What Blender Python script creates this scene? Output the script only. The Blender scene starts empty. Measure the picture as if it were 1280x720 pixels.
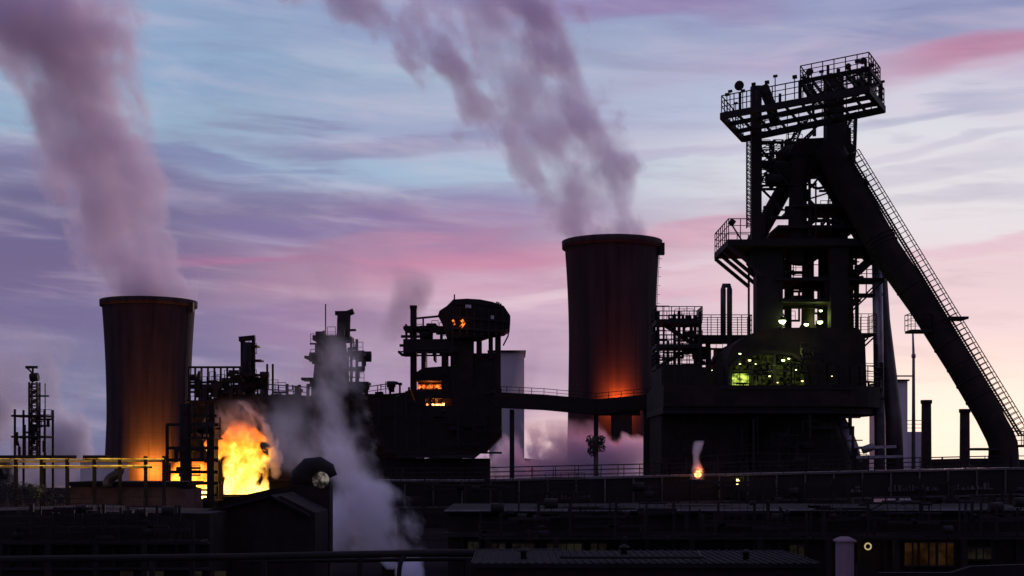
import bpy, math, random
from mathutils import Vector
R = math.radians
F = 1778.0            # focal length in photo pixels (50 mm lens, 36 mm sensor, 1280 wide)
CH = 12.0             # camera height
HY = 575.0            # photo row of the horizon
random.seed(11)
col = bpy.context.scene.collection
sc = bpy.context.scene

def W(px, py, D):     # a measured direction at a real distance D -> a point in metres
    return Vector(((px-640)/F*D, D, CH+(HY-py)/F*D))
def Z(py, D): return CH+(HY-py)/F*D
def X(px, D): return (px-640)/F*D

# ------------------------------------------------------------------ node helper
class E:
    def __init__(s, nt, v): s.nt, s.v = nt, v
    def _op(s, op, *a, clamp=False):
        n = s.nt.nodes.new('ShaderNodeMath'); n.operation = op; n.use_clamp = clamp
        for i, x in enumerate((s,)+a):
            x = x.v if isinstance(x, E) else x
            if isinstance(x, (int, float)): n.inputs[i].default_value = x
            else: s.nt.links.new(x, n.inputs[i])
        return E(s.nt, n.outputs[0])
    def __add__(s, o): return s._op('ADD', o)
    def __radd__(s, o): return s._op('ADD', o)
    def __sub__(s, o): return s._op('SUBTRACT', o)
    def __rsub__(s, o): return E(s.nt, o)._op('SUBTRACT', s)
    def __mul__(s, o): return s._op('MULTIPLY', o)
    def __rmul__(s, o): return s._op('MULTIPLY', o)
    def __truediv__(s, o): return s._op('DIVIDE', o)
    def abs(s): return s._op('ABSOLUTE')
    def sqrt(s): return s._op('SQRT')
    def max(s, o): return s._op('MAXIMUM', o)
    def min(s, o): return s._op('MINIMUM', o)
    def pow(s, o): return s._op('POWER', o)
    def atan2(s, o): return s._op('ARCTAN2', o)
    def asin(s): return s._op('ARCSINE')
    def exp(s): return s._op('EXPONENT')
    def sat(s): return s._op('ADD', 0.0, clamp=True)
    def step(s, a, b):                      # smoothstep a..b -> 0..1
        n = s.nt.nodes.new('ShaderNodeMapRange'); n.interpolation_type = 'SMOOTHSTEP'
        s.nt.links.new(s.v, n.inputs[0])
        for i, x in ((1, a), (2, b), (3, 0.0), (4, 1.0)):
            n.inputs[i].default_value = x
        return E(s.nt, n.outputs[0])
def sep(nt, vec):
    n = nt.nodes.new('ShaderNodeSeparateXYZ'); nt.links.new(vec, n.inputs[0])
    return [E(nt, n.outputs[i]) for i in range(3)]
def comb(nt, x, y, z):
    n = nt.nodes.new('ShaderNodeCombineXYZ')
    for i, q in enumerate((x, y, z)):
        if isinstance(q, E): nt.links.new(q.v, n.inputs[i])
        else: n.inputs[i].default_value = q
    return n.outputs[0]
def noise(nt, vec, scale=1.0, detail=3.0, rough=0.5, dist=0.0, lac=2.0, color=False):
    n = nt.nodes.new('ShaderNodeTexNoise')
    nt.links.new(vec, n.inputs['Vector'])
    n.inputs['Scale'].default_value = scale; n.inputs['Detail'].default_value = detail
    n.inputs['Roughness'].default_value = rough; n.inputs['Distortion'].default_value = dist
    n.inputs['Lacunarity'].default_value = lac
    return n.outputs['Color'] if color else E(nt, n.outputs[0])
def lin(c):
    return tuple(((x/255)/12.92 if x/255 <= .04045 else ((x/255+.055)/1.055)**2.4) for x in c)+(1,)
def ramp(nt, fac, stops, interp='EASE'):
    n = nt.nodes.new('ShaderNodeValToRGB'); cr = n.color_ramp; cr.interpolation = interp
    while len(cr.elements) < len(stops): cr.elements.new(.5)
    for e, (p, c) in zip(cr.elements, stops): e.position = p
    for e, (p, c) in zip(cr.elements, stops): e.color = c
    nt.links.new(fac.v, n.inputs[0]); return n.outputs[0]
def mix(nt, f, a, b, mode='MIX'):
    n = nt.nodes.new('ShaderNodeMix'); n.data_type = 'RGBA'; n.blend_type = mode
    if isinstance(f, E): nt.links.new(f.v, n.inputs[0])
    else: n.inputs[0].default_value = f
    for i, q in ((6, a), (7, b)):
        if isinstance(q, tuple): n.inputs[i].default_value = q
        else: nt.links.new(q, n.inputs[i])
    return n.outputs[2]

# ------------------------------------------------------------------ materials
def mat_surface(name, base, base2=None, rough=.8, metal=0.0, scale=.6, streak=False, bump=.3, bscale=3., spec=.5):
    m = bpy.data.materials.new(name); m.use_nodes = True; nt = m.node_tree
    b = nt.nodes['Principled BSDF']
    tc = nt.nodes.new('ShaderNodeTexCoord').outputs['Object']
    if base2 is None: base2 = tuple(x*.55 for x in base)
    if streak:
        x, y, z = sep(nt, tc)
        vec = comb(nt, x, y, z*.06)
        n = noise(nt, vec, scale, 5, .6)
        n = (n*.75+noise(nt, tc, scale*.25, 3, .5)*.25)
    else:
        n = noise(nt, tc, scale, 5, .62)
    c = mix(nt, n.step(.35, .65), base+(1,), base2+(1,))
    nt.links.new(c, b.inputs['Base Color'])
    if name == 'tower_concrete':                      # pour joints every 1.5 m and tarry run-off stains
        zz = z/1.5; fr = (zz-zz._op('FLOOR'))
        j = 1.0-(fr-.5).abs().step(.42, .49)*.16
        st_ = noise(nt, comb(nt, x*1.2, y*1.2, z*.03), .35, 4, .6).step(.52, .68)
        j = j*(1.0-st_*.45); cc = nt.nodes.new('ShaderNodeVectorMath'); cc.operation = 'SCALE'
        nt.links.new(c, cc.inputs[0]); nt.links.new(j.v, cc.inputs['Scale']); nt.links.new(cc.outputs[0], b.inputs['Base Color'])
    b.inputs['Roughness'].default_value = rough; b.inputs['Metallic'].default_value = metal
    b.inputs['Specular IOR Level'].default_value = spec
    if bump:
        bp = nt.nodes.new('ShaderNodeBump'); bp.inputs['Strength'].default_value = bump; bp.inputs['Distance'].default_value = .1
        nn = noise(nt, tc, bscale, 4, .6)
        nt.links.new(nn.v, bp.inputs['Height']); nt.links.new(bp.outputs[0], b.inputs['Normal'])
    return m
def mat_glow(name, c, strength, scale=0, c2=None, dark=.3):
    m = bpy.data.materials.new(name); m.use_nodes = True; nt = m.node_tree; nt.nodes.clear()
    o = nt.nodes.new('ShaderNodeOutputMaterial'); e = nt.nodes.new('ShaderNodeEmission')
    e.inputs[0].default_value = c+(1,); e.inputs[1].default_value = strength
    if scale:
        tc = nt.nodes.new('ShaderNodeTexCoord').outputs['Object']
        n = noise(nt, tc, scale, 4, .65).step(.35, .62)
        nt.links.new(mix(nt, n, (c2 or tuple(x*dark for x in c))+(1,), c+(1,)), e.inputs[0])
        nt.links.new(((n*(1-dark)+dark)*strength).v, e.inputs[1])
    nt.links.new(e.outputs[0], o.inputs[0]); return m

M = dict(
  steel=mat_surface('black_steel', (.012,.009,.009), (.007,.005,.005), .75, .0, .5, spec=.25),
  rust=mat_surface('rusty_steel', (.020,.013,.012), (.010,.007,.006), .85, 0, .35, spec=.2),
  pipe=mat_surface('pipe_steel', (.075,.06,.065), (.04,.03,.033), .5, .3, .4),
  galv=mat_surface('galvanised', (.22,.2,.23), (.12,.11,.13), .45, .6, .5),
  tower=mat_surface('tower_concrete', (.046,.027,.029), (.026,.015,.018), .95, 0, .45, streak=True, spec=.15),
  conc=mat_surface('concrete', (.032,.027,.03), (.016,.014,.016), .9, 0, .3, spec=.2),
  brick=mat_surface('dark_brick', (.022,.015,.015), (.011,.008,.008), .95, 0, .8, spec=.15),
  clad=mat_surface('grey_cladding', (.5,.48,.52), (.36,.34,.38), .7, 0, .08, streak=True, spec=.3),
  pale=mat_surface('pale_render', (.22,.16,.19), (.14,.1,.12), .9, 0, 1.2, streak=True, spec=.2),
  roof=mat_surface('dark_roof', (.017,.014,.016), (.009,.007,.009), .9, 0, .3, spec=.12),
  ground=mat_surface('coal_ground', (.025,.021,.022), (.012,.010,.012), 1., 0, .05, bump=.6, bscale=.5, spec=0),
  yard=mat_surface('warm_wall', (.11,.065,.055), (.05,.032,.03), .95, 0, .3, spec=.1),
  yellow=mat_surface('yellow_paint', (.55,.38,.05), (.35,.22,.04), .6, 0, 1.),
  leaf=mat_surface('leaves', (.016,.016,.009), (.010,.012,.006), .8, 0, 2., bump=0),
  bark=mat_surface('bark', (.06,.045,.035), None, .95, 0, 2.),
  rail=mat_surface('worn_rail', (.35,.33,.34), (.2,.18,.18), .35, .9, 1.),
  furn_glow=mat_glow('furnace_glow', (1.,.22,.03), 2.2, 1.1, (.5,.05,.01), .12),
  hot=mat_glow('hot_metal', (1.,.55,.18), 7., 1.6, (1.,.2,.02), .2),
  lamp_green=mat_glow('lamp_green', (.85,1.,.42), 6.),
  lamp_warm=mat_glow('lamp_warm', (1.,.8,.3), 3.5),
  lamp_orange=mat_glow('lamp_orange', (1.,.36,.09), 5.),
  lamp_white=mat_glow('lamp_white', (1.,.93,.85), 4.),
  strip=mat_glow('bar_glow_yellow', (1.,.62,.08), 1.0, .35, (.8,.35,.03), .35),  # emission for the added bars along the pipe bridge
  win_green=mat_glow('window_green', (.66,.85,.12), 1.5, 1.3, (.2,.3,.03), .25),
  win_amber=mat_glow('window_amber', (.85,.36,.15), .03, .9, (.5,.2,.06), .5),
  win_dim=mat_glow('window_dim', (.55,.5,.3), .022, .7, (.4,.3,.3), .4),
)

# ------------------------------------------------------------------ mesh builder
class MB:
    def __init__(s): s.v = []; s.f = []; s.sm = []
    def add(s, vs, fs, smooth=False):
        b = len(s.v); s.v += [tuple(v) for v in vs]
        s.f += [tuple(i+b for i in f) for f in fs]; s.sm += [smooth]*len(fs); return s
    def beam(s, a, b, w, h=None, up=(0,0,1)):
        a = Vector(a); b = Vector(b); h = h or w; d = b-a
        if d.length < 1e-6: return s
        d.normalize(); u = Vector(up)
        if abs(d.dot(u)) > .98: u = Vector((0,1,0))
        r = d.cross(u).normalized()*w/2; t = r.cross(d).normalized()*h/2
        vs = [p+q for p in (a, b) for q in (-r-t, r-t, r+t, -r+t)]
        return s.add(vs, [(3,2,1,0),(4,5,6,7),(0,1,5,4),(1,2,6,5),(2,3,7,6),(3,0,4,7)])
    def box(s, x0, x1, y0, y1, z0, z1):
        vs = [(x,y,z) for z in (z0,z1) for x,y in ((x0,y0),(x1,y0),(x1,y1),(x0,y1))]
        return s.add(vs, [(3,2,1,0),(4,5,6,7),(0,1,5,4),(1,2,6,5),(2,3,7,6),(3,0,4,7)])
    def tube(s, pts, r, n=10, smooth=True):
        pts = [Vector(p) for p in pts]; rs = r if isinstance(r, (list, tuple)) else [r]*len(pts)
        vs = []; ref = None
        for i, p in enumerate(pts):
            d = (pts[min(i+1, len(pts)-1)]-pts[max(i-1, 0)]).normalized()
            if ref is None: ref = Vector((0,1,0)) if abs(d.y) < .9 else Vector((1,0,0))
            a = (ref-d*ref.dot(d)).normalized(); ref = a; b = d.cross(a)
            for k in range(n):
                t = 2*math.pi*k/n; vs.append(p+(a*math.cos(t)+b*math.sin(t))*rs[i])
        fs = []
        for i in range(len(pts)-1):
            for k in range(n):
                k2 = (k+1) % n; fs.append((i*n+k, i*n+k2, (i+1)*n+k2, (i+1)*n+k))
        s.add(vs, fs, smooth)
        b0 = len(s.v)-len(vs)
        s.f += [tuple(b0+k for k in reversed(range(n))), tuple(b0+(len(pts)-1)*n+k for k in range(n))]; s.sm += [False]*2
        return s
    def lathe(s, c, prof, n=48, smooth=True, cap=True):     # prof: (radius, z), c = (x, y)
        vs = []
        for r, z in prof:
            for k in range(n):
                t = 2*math.pi*k/n; vs.append((c[0]+r*math.cos(t), c[1]+r*math.sin(t), z))
        fs = [(i*n+k, i*n+(k+1) % n, (i+1)*n+(k+1) % n, (i+1)*n+k) for i in range(len(prof)-1) for k in range(n)]
        s.add(vs, fs, smooth)
        if cap:
            b0 = len(s.v)-len(vs)
            s.f += [tuple(b0+k for k in reversed(range(n))), tuple(b0+(len(prof)-1)*n+k for k in range(n))]; s.sm += [False]*2
        return s
    def prism(s, poly, y0, y1):      # poly in (x, z), extruded in y
        n = len(poly); vs = [(x, y0, z) for x, z in poly]+[(x, y1, z) for x, z in poly]
        fs = [tuple(range(n)), tuple(reversed(range(n, 2*n)))]+[(i, i+n, (i+1) % n+n, (i+1) % n) for i in range(n)]
        return s.add(vs, fs)
    def slab(s, poly, z0, z1):       # poly in (x, y)
        n = len(poly); vs = [(x, y, z0) for x, y in poly]+[(x, y, z1) for x, y in poly]
        fs = [tuple(reversed(range(n))), tuple(range(n, 2*n))]+[(i, (i+1) % n, (i+1) % n+n, i+n) for i in range(n)]
        return s.add(vs, fs)
    def lattice(s, a, b, w, h, bays, t, up=(0,0,1)):   # four chords with zigzag lacing
        a = Vector(a); b = Vector(b); d = (b-a).normalized(); u = Vector(up)
        if abs(d.dot(u)) > .98: u = Vector((0,1,0))
        r = d.cross(u).normalized()*w/2; q = r.cross(d).normalized()*h/2
        cs = [-r-q, r-q, r+q, -r+q]
        for c in cs: s.beam(a+c, b+c, t)
        for i in range(bays):
            p0 = a.lerp(b, i/bays); p1 = a.lerp(b, (i+1)/bays)
            for k in range(4):
                c0, c1 = cs[k], cs[(k+1) % 4]
                s.beam(p0+c0, p0+c1, t*.7)
                if i % 2: c0, c1 = c1, c0
                s.beam(p0+c0, p1+c1, t*.6)
        return s
    def railing(s, pts, h=1.1, step=1.6, rails=3, t=.07, closed=False):
        pts = [Vector(p) for p in pts]
        if closed: pts = pts+[pts[0]]
        for a, b in zip(pts, pts[1:]):
            for k in range(rails):
                z = Vector((0,0,h*(k+1)/rails)); s.beam(a+z, b+z, t*(1 if k == rails-1 else .75))
            n = max(1, round((b-a).length/step))
            for i in range(n+1):
                p = a.lerp(b, i/n); s.beam(p, p+Vector((0,0,h)), t)
        return s
    def build(s, name, mat, parent=None, **kw):
        root = parent
        while root is not None and root.parent is not None: root = root.parent
        if root is not None: o0 = root.location.copy()
        else:
            xs = [v[0] for v in s.v]; ys = [v[1] for v in s.v]; zs = [v[2] for v in s.v]
            o0 = Vector(((min(xs)+max(xs))/2, (min(ys)+max(ys))/2, min(zs)))
        me = bpy.data.meshes.new(name)
        me.from_pydata([tuple(Vector(v)-o0) for v in s.v], [], s.f); me.update()
        me.polygons.foreach_set('use_smooth', s.sm)
        o = bpy.data.objects.new(name, me); col.objects.link(o)
        if parent is None: o.location = o0
        else: o.parent = parent
        if mat is not None: me.materials.append(M[mat] if isinstance(mat, str) else mat)
        tag(o, **kw); return o
def tag(o, label=None, cat=None, group=None, kind=None):
    if label: o['label'] = label
    if cat: o['category'] = cat
    if group: o['group'] = group
    if kind: o['kind'] = kind
    return o
def thing(name, loc, label, cat, group=None):
    o = bpy.data.objects.new(name, None); o.empty_display_size = 1; col.objects.link(o); o.location = loc
    bpy.context.view_layer.update()
    return tag(o, label, cat, group)
def copy_thing(root, loc, label):
    c = root.copy(); col.objects.link(c); c.location = loc; c['label'] = label
    for ch in list(root.children):
        d = ch.copy(); col.objects.link(d); d.parent = c
        for g in list(ch.children):
            e = g.copy(); col.objects.link(e); e.parent = d
    return c
def point(name, loc, c, power, size=.3, parent=None):
    l = bpy.data.lights.new(name, 'POINT'); l.color = c; l.energy = power; l.shadow_soft_size = size
    o = bpy.data.objects.new(name, l); col.objects.link(o)
    if parent is not None: o.parent = parent; loc = Vector(loc)-parent.location
    o.location = loc; return o

# ================================================================== SKY
AZ = lambda px: math.atan2(px-640, F)
EL = lambda py: math.asin(max(-1, min(1, (HY-py)/math.hypot(F, HY-py))))
SUN_AZ, SUN_EL = AZ(1190), R(2.5)
world = bpy.data.worlds.new("World"); sc.world = world; world.use_nodes = True
nt = world.node_tree; nt.nodes.clear()
out = nt.nodes.new('ShaderNodeOutputWorld'); bg = nt.nodes.new('ShaderNodeBackground')
tc = nt.nodes.new('ShaderNodeTexCoord').outputs['Generated']
x, y, z = sep(nt, tc)
az = x.atan2(y)                     # azimuth from the view axis, radians
el = z.asin()
# clouds lie in long streaks tilted slightly, so the noise is stretched along the azimuth
sv = comb(nt, az*3.0+el*.6, el*20.0-az*1.2, 0.0)
sv2 = comb(nt, az*9.0, el*60.0+az*4., 3.7)
n1 = noise(nt, sv, 1.6, 5, .5, .35); n2 = noise(nt, sv2, 1.0, 5, .55, .3)
eld = el+(n1-.5)*.055+(n2-.5)*.016
EMAX = .62
def skyramp(stops):
    st = sorted((max(0, EL(py)/EMAX), lin(c)) for py, c in stops)
    st += [(.62, lin((132,146,190))), (1., lin((134,138,184)))]
    return ramp(nt, (eld/EMAX).sat(), st, 'LINEAR')
left = skyramp([(0,(146,170,206)),(90,(152,178,210)),(180,(156,182,210)),(225,(134,134,174)),(270,(120,114,152)),(310,(126,116,156)),(350,(136,114,152)),(400,(124,114,158)),(470,(118,120,162)),(575,(110,112,150))])
midc = skyramp([(0,(146,154,200)),(90,(170,190,216)),(165,(164,172,208)),(212,(182,200,222)),(260,(150,148,190)),(300,(170,136,176)),(330,(204,146,180)),(365,(214,176,202)),(400,(196,166,198)),(470,(176,152,188)),(575,(186,160,190))])
right = skyramp([(0,(148,160,202)),(60,(158,164,204)),(100,(190,168,202)),(140,(208,208,230)),(190,(222,226,238)),(300,(230,228,238)),(335,(228,208,222)),(420,(232,212,226)),(500,(242,226,230)),(550,(253,238,226)),(575,(252,230,212))])
azd = az+(n1-.5)*.10
c = mix(nt, azd.step(AZ(150), AZ(600)), left, midc)
c = mix(nt, azd.step(AZ(600), AZ(1080)), c, right)
# individual cloud bands: (px, py, half length, half thickness, slope, colour, opacity)
bands = [(470,178,150,14,-.04,(126,120,168),.6),(430,215,200,22,0,(160,190,222),.6),(300,250,190,24,.02,(126,118,162),.5),
 (600,325,150,20,-.1,(206,136,172),.55),(1130,235,180,9,-.12,(190,190,216),.5),(1180,205,150,7,-.14,(176,178,210),.45),(1080,375,160,8,-.04,(214,190,212),.5),(1180,440,160,10,-.04,(240,214,224),.5),(260,210,160,9,.02,(120,120,172),.5),(270,335,110,12,-.05,(178,110,158),.65),(400,292,160,12,.05,(128,118,172),.6),
 (1200,100,150,26,-.2,(192,128,164),.75),(1160,48,170,26,-.22,(132,142,188),.65),(1000,120,130,40,-.1,(178,186,218),.5),(800,10,170,18,.05,(150,124,176),.7),
 (1180,165,120,12,-.15,(152,162,202),.6),(870,130,120,34,0,(176,192,222),.6),(860,190,140,9,-.04,(172,164,206),.5),
 (1230,262,110,10,-.05,(188,190,216),.55),(1200,318,150,10,0,(222,178,206),.6),(860,300,100,14,-.05,(220,160,190),.6),
 (840,335,120,7,-.1,(228,214,228),.6),(690,372,150,7,-.1,(236,212,226),.65),(880,372,120,10,-.04,(222,176,202),.55),
 (230,90,120,40,0,(142,172,210),.5),(60,330,160,60,0,(104,98,146),.6),(400,400,90,30,-.1,(158,122,168),.5),(90,500,120,60,0,(128,132,170),.6),
 (690,545,60,30,0,(255,220,220),.7),(330,110,110,26,-.03,(138,160,198),.4),(560,60,130,30,.1,(150,166,208),.5)]
for px, py, L, T, sl, rgb, op in bands:
    u = (az-AZ(px))/(L/F); v = (eld-EL(py)-(az-AZ(px))*(-sl))/(T/F)
    m = (u*u+v*v+(n2-.5)*1.6)
    c = mix(nt, (1.0-m.step(-0.25, 1.9))*op, c, lin(rgb))
# fine cirrus grain and the bright patch where the sun has gone down
c = mix(nt, (n2.step(.45, .75))*.26, c, lin((232,214,232)))
c = mix(nt, ((1.0-n2).step(.5, .75))*.24, c, lin((112,100,152)))
du = (az-SUN_AZ)/.13; dv = (el-.012)/.055
c = mix(nt, (0.0-(du*du+dv*dv)).exp()*.7, c, (1.25,1.08,.9,1))
# away from the sunset the dusk sky darkens
c = mix(nt, (az-AZ(900)).abs().step(.7, 2.1)*.86, c, lin((140,130,174)))
c = mix(nt, (0.0-el).step(.004, .03), c, (.012,.010,.013,1))
sky = nt.nodes.new('ShaderNodeTexSky'); sky.sky_type = 'NISHITA'; sky.sun_disc = False
sky.sun_elevation = SUN_EL; sky.sun_rotation = SUN_AZ; sky.altitude = 50; sky.dust_density = 2.0
hs = mix(nt, 1.0, sky.outputs[0], (.05,.05,.05,1), 'MULTIPLY')
c = mix(nt, .9, hs, c)                                   # clear air showing a little through the cloud veil
c = mix(nt, 1.0, c, (10.,10.,10.,1), 'MULTIPLY')
nt.links.new(c, bg.inputs[0]); bg.inputs[1].default_value = .1
nt.links.new(bg.outputs[0], out.inputs[0])
world.cycles.sampling_method = 'MANUAL'; world.cycles.sample_map_resolution = 512

sl = bpy.data.lights.new('sun', 'SUN'); sl.energy = .9; sl.angle = R(3); sl.color = (1., .66, .62)
so = bpy.data.objects.new('sun', sl); col.objects.link(so)
sd = Vector((math.sin(SUN_AZ)*math.cos(SUN_EL), math.cos(SUN_AZ)*math.cos(SUN_EL), math.sin(SUN_EL)))
so.rotation_euler = (-sd).to_track_quat('-Z', 'Y').to_euler()

# ================================================================== GROUND
g = MB().add([(-3000,-300,0),(3000,-300,0),(3000,6000,0),(-3000,6000,0)], [(0,1,2,3)]).build('ground', 'ground', kind='structure')
# low far ridge of works and woods that closes the horizon
mb = MB(); rr = random.Random(4); poly = [(-900,-1)]
xx = -900
while xx < 900:
    poly.append((xx, 10+rr.random()*5)); xx += 14+rr.random()*30
poly += [(900,-1)]
mb.prism(poly, 900, 960).build('hills', 'ground', kind='structure')

# ================================================================== COOLING TOWERS
def cooling_tower(D, cx, ytop, rtop, waist, ywaist, rbase, label):
    s = D/F; x0 = X(cx, D); t = thing('cooling_tower', (x0, D, 0), label, 'cooling tower')
    zt = Z(ytop, D); zw = Z(ywaist, D)
    prof = []
    zb = 5.0
    for i in range(29):
        zz = zb+(zt-zb)*i/28
        if zz > zw: r = waist+(rtop-waist)*((zz-zw)/(zt-zw))**1.9
        else: r = waist+(rbase-waist)*((zw-zz)/(zw-zb))**1.3
        prof.append((r*s, zz))
    inner = [(r-.5, z_) for r, z_ in reversed(prof)]
    MB().lathe((x0, D), prof+inner+[prof[0]], 72, cap=False).build('shell', 'tower', t)
    rt = rtop*s
    MB().lathe((x0, D), [(rt-.02, zt-1.5), (rt+.55, zt-1.3), (rt+.6, zt+.35), (rt-.5, zt+.4)], 72, cap=False).build('rim', 'tower', t)
    pr = MB()
    rb = prof[0][0]-.3
    for k in range(28):
        a0 = 2*math.pi*k/28; a1 = 2*math.pi*(k+1)/28
        for p, q in ((a0, a1), (a1, a0)):
            pr.beam((x0+(rb+1)*math.cos(p), D+(rb+1)*math.sin(p), 0), (x0+rb*math.cos((p+q)/2), D+rb*math.sin((p+q)/2), zb+.1), .5)
    pr.build('column_ring', 'conc', t)
    la = MB(); ang = R(-18)
    pts = [Vector((x0+(r+.35)*math.cos(ang), D+(r+.35)*math.sin(ang), z_)) for r, z_ in prof]
    for a, b in zip(pts, pts[1:]):
        for o in (Vector((-.15,-.3,0)), Vector((.15,.3,0))): la.beam(a+o, b+o, .09)
        n = 5
        for i in range(n): la.beam(a.lerp(b, i/n)+Vector((-.15,-.3,0)), a.lerp(b, i/n)+Vector((.15,.3,0)), .06)
    for i in range(0, 28, 1): la.tube([pts[i]+Vector((.0,-.3,0)), pts[i]+Vector((.7,-.1,0)), pts[i]+Vector((.5,.5,0))], .04, 4)
    la.build('ladder', 'steel', t)
    bx = MB(); p = pts[-2]; bx.box(p.x-.3, p.x+1.1, p.y-.8, p.y+.8, zt-3.2, zt-.5); bx.build('ladder_landing', 'steel', t)
    return t
cooling_tower(400, 186, 378, 57, 51, 520, 55, 'left cooling tower, dark brown, lit orange low down by an added lamp')
cooling_tower(330, 765, 304, 59.5, 54, 430, 57, 'dark cooling tower beside the blast furnace with a small red glow')

# ================================================================== BLAST FURNACE
D0 = 215
bf = thing('blast_furnace', (X(1010, D0), D0, 0), 'tall black blast furnace with a long slanting gas pipe down to the right', 'blast furnace')
def P(px, py, dy=0): return W(px, py, D0+dy)
S = D0/F
# crown platform (its near edge is the upper one in the picture, seen from below)
zc = Z(174, D0)
def atz(px, py, z): D = (z-CH)*F/(HY-py); return Vector((X(px, D), D, z))
L_, N_, R_, F_ = atz(902,145,zc), atz(1085,112,zc), atz(1105,137,zc), atz(929,174,zc)
cp = MB()
for a, b in ((L_,N_),(N_,R_),(R_,F_),(F_,L_)): cp.beam(a, b, .5, .9)
for f in (.33, .66): cp.beam(L_.lerp(F_, f), N_.lerp(R_, f), .4, .6)
for i in range(1, 9):
    a = L_.lerp(N_, i/9); b = F_.lerp(R_, i/9); cp.beam(a, b, .22, .4)
crown = cp.build('crown_platform', 'steel', bf)
dk = MB()
for i in range(16):
    if i in (2,3,6,7,10,12,14): continue
    for j in range(3):
        if random.random() < .85: continue
        a = L_.lerp(N_, i/16).lerp(F_.lerp(R_, i/16), j/3); b = L_.lerp(N_, (i+1)/16).lerp(F_.lerp(R_, (i+1)/16), j/3)
        c_ = L_.lerp(N_, (i+1)/16).lerp(F_.lerp(R_, (i+1)/16), (j+1)/3); d_ = L_.lerp(N_, i/16).lerp(F_.lerp(R_, i/16), (j+1)/3)
        dk.slab([(q.x, q.y) for q in (a, b, c_, d_)], zc+.62, zc+.7)
up = Vector((0,0,.55))
MB().railing([L_+up, N_+up, R_+up, F_+up], 2.3, 2.0, 3, .13, True).build('railing', 'steel', crown)
# raised part on the right
A1 = L_.lerp(N_, .55); A2 = F_.lerp(R_, .55)
q4 = [A1.lerp(A2, .05), N_.lerp(R_, .05), N_.lerp(R_, .75), A1.lerp(A2, .75)]
h2 = Vector((0,0,2.9))
m2 = MB()
for i in range(4): m2.beam(q4[i]+h2, q4[(i+1) % 4]+h2, .3, .55)
for i in range(1, 6): m2.beam(q4[0].lerp(q4[1], i/6)+h2, q4[3].lerp(q4[2], i/6)+h2, .25, .4)
for q in q4: m2.beam(q, q+h2, .35)
m2.beam(q4[0], q4[1]+h2, .22); m2.beam(q4[3], q4[2]+h2, .22); m2.beam(q4[1], q4[2]+h2, .22)
rp = m2.build('raised_platform', 'steel', bf)
MB().railing([q+h2+Vector((0,0,.25)) for q in q4], 1.9, 1.8, 3, .12, True).build('railing', 'steel', rp)
hd = MB()      # hoist gear, sheaves and vent valves standing on the crown
for px, py, hh in ((925,118,26),(947,112,22),(1010,96,28),(1035,84,34),(1062,86,16),(1078,84,14),(1082,76,22),(975,118,14)):
    b = P(px, py+hh, -14); hd.beam(b, b+Vector((0,0,hh*S)), .35)
for px, py, r in ((924,107,.65),(1079,76,.45),(1060,83,.4),(955,112,.5),(1012,90,.5),(1007,101,.45)):
    c0 = P(px, py, -14); hd.tube([c0-Vector((0,.3,0)), c0+Vector((0,.3,0))], r, 12)
hd.tube([P(941,104,-14), P(948,113,-14)], .12, 6); hd.tube([P(958,104,-14), P(951,113,-14)], .12, 6)
hd.tube([P(955,110,-14), P(962,128,-12), P(968,150,-10)], .8, 8)
hd.beam(P(1008,108,-12), P(1022,128,-12), 1.1); hd.beam(P(1072,100,-16), P(1098,130,-14), .8)
hd.beam(P(1048,86,-14), P(1048,112,-14), .45); hd.beam(P(1066,94,-15), P(1072,112,-15), .4)
hd.build('hoist_gear', 'steel', bf)
# masts that carry the crown
MB().beam(P(945,108,-4), P(945,330,-4), 1.5, 1.3).build('mast', 'steel', bf)
MB().beam(P(1042,96,-6), P(1042,200,-6), 2.5, 2.3).build('mast', 'steel', bf)
for a_, b_, w_ in ((P(985,175,2), P(985,240,2), 1.), (P(1060,160,2), P(1060,210,2), .8), (P(1070,140,-2), P(1068,195,-2), .45), (P(1056,150,-2), P(1058,195,-2), .45)): MB().beam(a_, b_, w_).build('crown_post', 'steel', bf)
MB().lattice(P(936.5,172,0), P(936.5,285,0), .7, .7, 22, .13).build('ladder_cage', 'steel', bf)
MB().lattice(P(1064,150,2), P(1064,205,2), 1., 1., 8, .12).build('ladder_cage', 'steel', bf)
MB().lattice(P(957,178,2), P(957,235,2), 1.6, 1.6, 7, .22).lattice(P(972,176,3), P(972,215,3), 1.4, 1.4, 5, .2).lattice(P(1003,150,0), P(988,186,0), .8, .8, 5, .18).build('lattice_post', 'steel', bf)
# gas uptakes and header
def bez(pts, n=14):
    ps = [Vector(p) for p in pts]; o = []
    for i in range(n+1):
        t = i/n; q = ps[:]
        while len(q) > 1: q = [q[k].lerp(q[k+1], t) for k in range(len(q)-1)]
        o.append(q[0])
    return o
MB().tube(bez([P(976,204,0), P(990,196,0), P(1015,194,0), P(1065,200,0)]), [1.7,1.9,2.0,2.1,2.2,2.3,2.4,2.4,2.4,2.4,2.4,2.4,2.4,2.4,2.3], 14).build('gas_header', 'rust', bf)
MB().tube([P(1002,200,2), P(992,215,2), P(938,312,1), P(942,326,0), P(957,345,0)], 1.25, 14).build('gas_uptake', 'rust', bf)
MB().tube([P(1000,200,-3), P(998,225,-3), P(995,320,-3), P(993,330,-3)], 1.3, 14).build('gas_uptake', 'rust', bf)
MB().tube([P(1022,205,-2), P(1032,222,-2), P(1082,305,-2), P(1086,320,0)], 1.1, 12).build('gas_uptake', 'rust', bf)
MB().tube([P(1046,200,4), P(1050,260,4), P(1050,330,3)], 1.2, 14).build('gas_uptake', 'rust', bf)
MB().prism([(X(a,D0), Z(b,D0)) for a, b in ((980,198),(990,181),(1050,178),(1060,192),(1052,218),(1000,220))][::-1], D0-4, D0+3).build('gas_manifold', 'rust', bf)
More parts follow.
